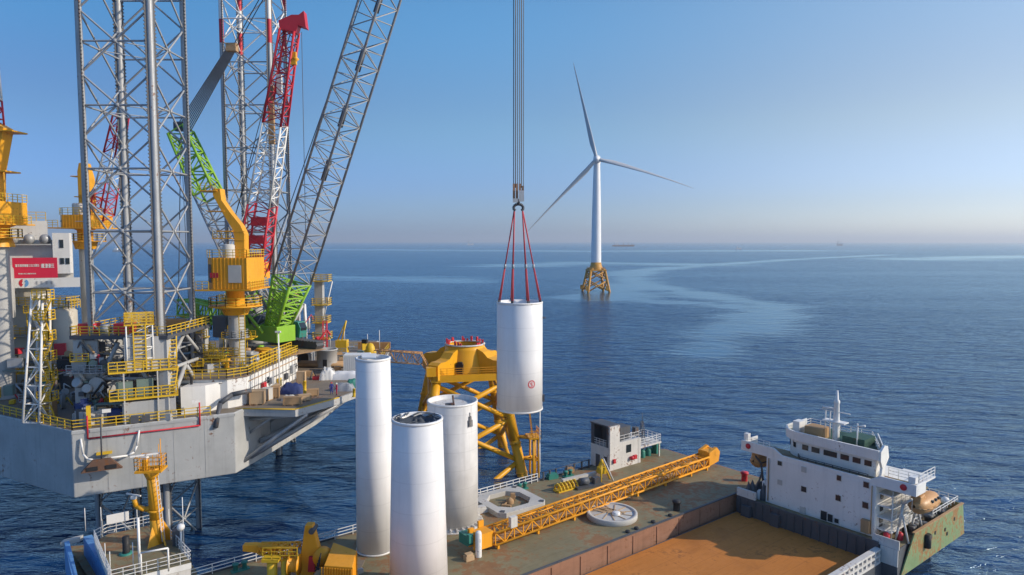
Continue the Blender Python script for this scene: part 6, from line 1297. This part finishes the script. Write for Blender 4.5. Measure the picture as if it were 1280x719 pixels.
# ------------------------------------------------------------------ two workers
def worker(c, face, suit, helmet, label):
    J = {'pel': (0, 0, .95), 'sp': (0, 0, 1.2), 'ch': (0, 0, 1.38), 'nk': (0, .01, 1.5), 'hd': (0, -.02, 1.60), 'top': (0, -.01, 1.70),
         'hl': (-.1, 0, .9), 'kl': (-.12, -.02, .5), 'al': (-.13, .03, .09), 'tl': (-.14, -.13, .04), 'hr': (.1, 0, .9), 'kr': (.12, -.05, .5), 'ar': (.14, 0, .09), 'tr': (.16, -.16, .04),
         'sl': (-.19, 0, 1.42), 'el': (-.27, .03, 1.14), 'wl': (-.25, -.08, .90), 'fl': (-.24, -.11, .82), 'sr': (.19, 0, 1.42), 'er': (.28, .0, 1.15), 'wr': (.18, -.2, 1.02), 'fr': (.12, -.26, 1.02)}
    Rd = dict(pel=.15, sp=.14, ch=.16, nk=.06, hd=.095, top=.06, hl=.1, kl=.07, al=.05, tl=.045, hr=.1, kr=.07, ar=.05, tr=.045, sl=.075, el=.052, wl=.04, fl=.035, sr=.075, er=.052, wr=.04, fr=.035)
    E = ['pel sp', 'sp ch', 'ch nk', 'nk hd', 'hd top', 'pel hl', 'hl kl', 'kl al', 'al tl', 'pel hr', 'hr kr', 'kr ar', 'ar tr', 'ch sl', 'sl el', 'el wl', 'wl fl', 'ch sr', 'sr er', 'er wr', 'wr fr']
    K = list(J); me = bpy.data.meshes.new('person'); me.from_pydata([J[k] for k in K], [tuple(K.index(q) for q in e.split()) for e in E], [])
    o = bpy.data.objects.new('person', me); COL.objects.link(o); o.location = c; o.rotation_euler = (0, 0, face)
    o.modifiers.new('skin', 'SKIN'); sk = me.skin_vertices[0].data
    for i, k in enumerate(K): sk[i].radius = (Rd[k], Rd[k]*(0.75 if k in ('pel', 'sp', 'ch') else 1)); sk[i].use_root = (k == 'pel')
    sb = o.modifiers.new('sub', 'SUBSURF'); sb.levels = 1; sb.render_levels = 1
    m, nt, b = new_mat('coverall'); tc = N(nt, 'ShaderNodeTexCoord'); sp = N(nt, 'ShaderNodeSeparateXYZ'); nt.links.new(tc.outputs['Object'], sp.inputs[0])
    top = mul(nt, sp.outputs['Z'], 1.505, 'GREATER_THAN'); boot = mul(nt, sp.outputs['Z'], 0.13, 'LESS_THAN')
    cl = mix(nt, boot, mix(nt, top, suit, (0.45, 0.27, 0.19)), (0.02, 0.018, 0.016)); nt.links.new(cl, b.inputs['Base Color']); b.inputs['Roughness'].default_value = 0.8; me.materials.append(m)
    tag(o, label, 'person')
    def kid(name, mb, mat):
        k = mb.build(name, mat); k.parent = o; return k
    h = MB(); h.lathe((0, -0.015, 1.64), [(0.155, 0.0), (0.125, 0.02), (0.12, 0.07), (0.08, 0.125), (0, 0.145)], 14); kid('helmet', h, helmet)
    for sx in (-1, 1): f = MB(); f.ball((sx*0.036, -0.112, 1.612), 0.013, 6); kid('eye', f, M['black'])
    f = MB(); f._add([(-.014, -.108, 1.60), (.014, -.108, 1.60), (0, -.14, 1.575), (0, -.105, 1.62)], [(0, 1, 2), (0, 2, 3), (1, 3, 2)]); kid('nose', f, paint('skin_tone', (0.45, 0.27, 0.19), 0.6, 0, 0.1, streak=False))
    for n_, s, base in (('hand', -1, (-.24, -.11, .82)), ('hand', 1, (.12, -.26, 1.02))):
        hm = MB(); bx, by, bz = base
        d = V(0, -0.3, -1).normalized() if s < 0 else V(-0.8, -0.6, -0.1).normalized(); sidev = V(0, -1, 0.3).normalized() if s < 0 else V(0, 0.1, 1).normalized()
        hm.tube((bx, by, bz), V(bx, by, bz)+d*0.07, 0.036, 0.032, n=8)
        for q in range(4): a = V(bx, by, bz)+d*0.07+sidev*(0.021*(q-1.5)); mid = a+d*(0.032+0.006*(1.5-abs(q-1.5))); hm.tube(a, mid, 0.0085, n=5); hm.tube(mid, mid+d*0.024+V(0, 0.012, 0), 0.0075, n=5)
        a = V(bx, by, bz)+d*0.02+sidev*0.034; hm.tube(a, a+d*0.035+sidev*0.03, 0.010, n=5); kid(n_, hm, bpy.data.materials['skin_tone'])
worker(at(414.5, 493, ZP), R(20), (0.02, 0.03, 0.22), M['red'], 'worker in dark blue coverall and red helmet standing on the side platform')
worker(at(421, 494, ZP), R(-60), (0.42, 0.02, 0.06), M['white'], 'worker in crimson red coverall standing beside the one in dark blue')

# ------------------------------------------------------------------ support vessel, lower left
def vessel():
    ZV = 9.5; A = [at(118, 677, ZV), at(134, 668, ZV), at(190, 656, ZV), at(207, 668, ZV), at(239, 703, ZV), at(139, 728, ZV)]
    ctr = at(180, 700, ZV); t = thing('support_vessel', 'blue and white support vessel with green deck and yellow radar mast at the lower left', 'ship', (ctr.x, ctr.y, 0))
    Q = lambda x, y, z: at(x, y, z)
    deck = [(p.x, p.y) for p in A]
    m = MB(); m.prism(deck, 8.9, ZV-0.02); m.build('upper_deck', M['white'], t)
    m = MB(); m.prism([(x*0.999, y*1.0) for x, y in deck], ZV-0.016, ZV); m.build('deck_coating', M['deckgreen'], t)
    hull = [Q(82, 676, 7.5), Q(104, 668, 7.5), Q(200, 650, 7.5), Q(240, 690, 7.5), Q(262, 760, 7.5), Q(110, 860, 7.5), Q(95, 740, 7.5)]
    m = MB(); m.prism([(p.x, p.y) for p in hull], -1.5, 5.6); m.build('hull', M['blue'], t)
    m = MB(); base = [(p.x*0.985+ctr.x*0.015, p.y*0.97+ctr.y*0.03) for p in A[1:]]+[(A[0].x+0.6, A[0].y+0.4)]; m.prism(base, 5.61, 8.89); m.build('wheelhouse', M['white_dirty'], t)
    m = MB(); m.prism([(p.x*0.99, p.y) for p in hull], 5.605, 5.65); m.build('lower_deck', M['deckgreen'], t)
    for a, b, th, nm in (((80, 676), (96, 748), 0.45, 'outer'), ((104, 671), (140, 728), 0.8, 'inner')):
        p, q = Q(*a, 8.3), Q(*b, 8.3); d = (q-p).normalized(); n = V(-d.y, d.x, 0)*th
        m = MB(); m.extrude([V(p.x, p.y, 5.0), V(p.x, p.y, 8.3), V(p.x, p.y, 8.3)+n, V(p.x, p.y, 5.0)+n], q-p); m.build('bulwark', M['blue'], t)
    p, q = Q(80, 675, 8.3), Q(104, 669, 8.3); m = MB(); m.extrude([V(p.x, p.y, 7.9), V(q.x, q.y, 7.9), V(q.x, q.y, 8.35), V(p.x, p.y, 8.35)], (0.1, -0.7, 0)); m.build('bow_cap', M['concrete'], t)
    m = MB(); p, q = Q(86, 684, 6.2), Q(118, 735, 6.2); m.extrude([p, p+V(1.6, 0.3, 0), q+V(1.6, 0, 0), q], (0, 0, 0.1)); m.build('channel_deck', M['deckgreen'], t)
    m = MB(); m.rail(A[:1]+A[1:2], 1.1, 0.7, 0.035, 3); m.rail([A[1], A[2], A[3], A[4], A[5]], 1.1, 0.9, 0.035, 3); m.rail([A[5], A[0]], 1.2, 0.6, 0.04, 3); m.build('railing', M['white'], t)
    p, q = A[1], A[1].lerp(A[2], 0.48); m = MB(); m.extrude([p+V(0, 0, 1.0), q+V(0, 0, 1.0), q+V(0, 0, 2.0), p+V(0, 0, 2.0)], (0, 0.06, 0)); m.build('dodger_board', M['white'], t)
    m = MB()
    for (x, y, h) in ((107, 664, 2.6), (127, 664, 2.6), (172, 664, 3.2), (212, 672, 3.0), (230, 690, 5.5), (132, 705, 2.0), (138, 716, 2.0), (167, 715, 2.8)): b = Q(x, y, ZV if x > 118 else 8.0); m.tube(b, b+V(0, 0, h), 0.045, n=6)
    m.build('antenna', M['white'], t)
    m = MB(); b = Q(175, 716, ZV); m.path([b, b+V(0, 0, 5.2)], 0.12, 8); m.path([b+V(0.3, -0.3, 0), b+V(0.3, -0.3, 2.0), b+V(2.5, 0.3, 2.2), b+V(2.5, 0.3, 0)], 0.09, 6); m.build('deck_frame', M['white'], t)
    m = MB(); b = Q(158, 692, ZV); m.lathe(b, [(0.32, 0), (0.32, 1.7), (0, 1.75)], 12); m.build('vent_post', M['black'], t); m = MB(); m.lathe(b+V(0, -0.1, 0), [(0.6, 0), (0.6, 0.12), (0.33, 0.14)], 14); m.build('vent_base', M['teal'], t)
    m = MB(); b = Q(227, 690, ZV); m.tube(b, b+V(0, 0, 2.2), 0.1, n=8); m.ball(b+V(0, 0, 2.5), 0.38, 12); m.build('satellite_dome', M['white'], t)
    m = MB(); b = Q(222, 680, ZV); m.cbox(b, 0.9, 0.8, 1.5, 0.4); m.cbox(b+V(0.6, -0.6, 0), 0.6, 0.6, 1.0, 0.2); m.build('searchlight', M['dark'], t)
    # yellow radar mast
    b = Q(198, 678, ZV); tp = far(189, 585, b.y)
    k = MB(); d = V(tp.x-b.x, 0, tp.z-b.z); k.tube(b, b+d*0.32, 0.62, 0.60, n=16); k.tube(b+d*0.32, b+d, 0.58, 0.50, n=16)
    for a in (-0.6, 0.5, 1.7): k.extrude([b+V(0.5*math.cos(a), 0.5*math.sin(a)-0.1, 0), b+V(1.5*math.cos(a-1.2), 1.5*math.sin(a-1.2), 0), b+d*0.3+V(0.4*math.cos(a-1.2), 0.4*math.sin(a-1.2), 0)], (0.12, 0.12, 0))
    k.lathe(b+d*0.42, [(0.62, 0), (0.75, 0.05), (0.75, 0.2), (0.62, 0.25)], 16); k.build('radar_mast', M['yellow'], t)
    k = MB(); c = b+d*0.48; k.path([c, c+V(-0.9, -0.2, -0.2), c+V(-1.7, -0.3, 0.15), c+V(-1.9, -0.3, 0.9)], 0.26, 10); k.build('mast_arm', M['yellow'], t)
    k = MB(); k.cbox(c+V(-1.9, -0.3, 0.95), 0.5, 0.4, 0.3); k.cbox(c+V(-1.95, -0.3, 1.3), 1.9, 0.14, 0.12, -0.35); k.build('radar_scanner', M['white'], t)
    k = MB(); k.cbox(b+d-V(0, 0, 0.25), 2.5, 1.9, 0.2, 0.15); k.tube(b+d*0.85, b+d, 0.5, 0.9, n=12); k.build('mast_platform', M['yellow'], t)
    k = MB(); e = b+d; k.rail([e+V(x, y, 0) for x, y in ((-1.2, -0.9), (1.2, -0.7), (1.1, 0.9), (-1.2, 0.8))], 1.25, 0.5, 0.035, 3, True); k.tube(e+V(1.0, 0, 0), e+V(1.0, 0, 3.0), 0.05); k.tube(e+V(0.7, 0.2, 0), e+V(0.7, 0.2, 2.4), 0.04); k.build('mast_railing', M['orange'], t)
    k = MB(); k.cbox(e+V(-0.35, -0.5, 0), 0.4, 0.4, 1.1); k.build('radar_pedestal', M['yellow'], t)
    k = MB(); k.cbox(e+V(-0.35, -0.5, 1.1), 0.6, 0.5, 0.25); k.cbox(e+V(-0.3, -0.5, 1.42), 2.6, 0.18, 0.15, 0.5); k.build('radar_scanner', M['white'], t)
    k = MB(); k.ladder(b+V(0.7, -0.3, 0.3), b+d*0.9+V(0.65, -0.3, 0), (0, 1, 0), 0.5, 0.04); k.build('mast_ladder', M['white'], t)
vessel()

# ------------------------------------------------------------------ ships on the horizon
def far_ship(label, x, Y, L, h, col, sail=False):
    p = far(x, 303, Y); c = V(p.x, Y, 0); t = thing('distant_ship', label, 'ship', c)
    m = MB(); m.extrude([c+V(-L/2, 0, 0), c+V(L/2*0.9, 0, 0), c+V(L/2, 0, h*0.55), c+V(-L/2, 0, h*0.45)], (0, L*0.16, 0)); m.build('hull', M[col], t)
    m = MB(); m.box(c.x-L*0.42, c.x-L*0.22, c.y+1, c.y+L*0.14, h*0.45, h*1.1); m.tube(c+V(-L*0.3, 3, h), c+V(-L*0.3, 3, h*1.9), L*0.012); m.build('deckhouse', M['white'], t)
    if not sail:
        m = MB()
        for k in (-0.02, 0.2, 0.36): m.tube(c+V(L*k, 3, h*0.4), c+V(L*k, 3, h*1.2), L*0.01)
        m.build('derrick', M[col], t)
far_ship('long rusty brown freighter on the horizon to the right of the far turbine', 780, 5200, 170, 22, 'bargeside')
far_ship('small pale ship on the horizon well right of the turbine', 924, 3300, 26, 14, 'white')
far_ship('tiny pale ship on the horizon left of the hanging crane hook', 588, 6500, 60, 34, 'white')
far_ship('small grey ship on the horizon right of the small pale ship', 1050, 6000, 50, 36, 'steel')
far_ship('low grey ship seen far off behind the near platform leg', 150, 2600, 60, 12, 'grey')
# ------------------------------------------------------------------ every loose piece of a part becomes a part of its own
def separate_pieces():
    names = {'antenna', 'batten', 'block', 'bolting_tool', 'boom_platform', 'breakwater', 'corner_pad', 'derrick', 'down_pipe', 'eye', 'fairlead', 'fire_box', 'flange', 'house_railing', 'jacking_unit', 'mooring_gear', 'plan_bracing', 'platform_bracket', 'platform_strut', 'post_railing', 'roof_railing', 'side_bracket', 'side_window', 'tower_brace', 'trestle', 'window', 'window_plate', 'wing_fitting', 'leg', 'saddle', 'grating', 'bulwark', 'lashing', 'deck_winch'}
    for o in [q for q in S.objects if q.type == 'MESH' and q.name.split('.')[0] in names and not q.modifiers]:
        me = o.data; n = len(me.vertices); up = list(range(n))
        def root(i):
            while up[i] != i: up[i] = up[up[i]]; i = up[i]
            return i
        for e in me.edges: up[root(e.vertices[0])] = root(e.vertices[1])
        isl = {}
        for i in range(n): isl.setdefault(root(i), []).append(i)
        boxes = []
        for k, ids in isl.items():
            co = [me.vertices[i].co for i in ids]
            boxes.append([[min(c[a] for c in co)-0.06 for a in range(3)], [max(c[a] for c in co)+0.06 for a in range(3)], [k]])
        changed = True
        while changed:
            changed = False
            for a in range(len(boxes)):
                for b in range(a+1, len(boxes)):
                    A, B = boxes[a], boxes[b]
                    if all(A[0][i] <= B[1][i] and B[0][i] <= A[1][i] for i in range(3)):
                        boxes[a] = [[min(A[0][i], B[0][i]) for i in range(3)], [max(A[1][i], B[1][i]) for i in range(3)], A[2]+B[2]]; boxes.pop(b); changed = True; break
                if changed: break
        if len(boxes) < 2: continue
        full = o.data
        for bi, bxs in enumerate(boxes):
            keep = {i for k in bxs[2] for i in isl[k]}
            bm = bmesh.new(); bm.from_mesh(full); bm.verts.ensure_lookup_table()
            bmesh.ops.delete(bm, geom=[v for v in bm.verts if v.index not in keep], context='VERTS')
            nm = bpy.data.meshes.new(o.name.split('.')[0]); bm.to_mesh(nm); bm.free()
            for m in full.materials:
                if m.name not in nm.materials: nm.materials.append(m)
            if bi == 0: o.data = nm
            else:
                c = o.copy(); c.data = nm; COL.objects.link(c); c.parent = o.parent
separate_pieces()
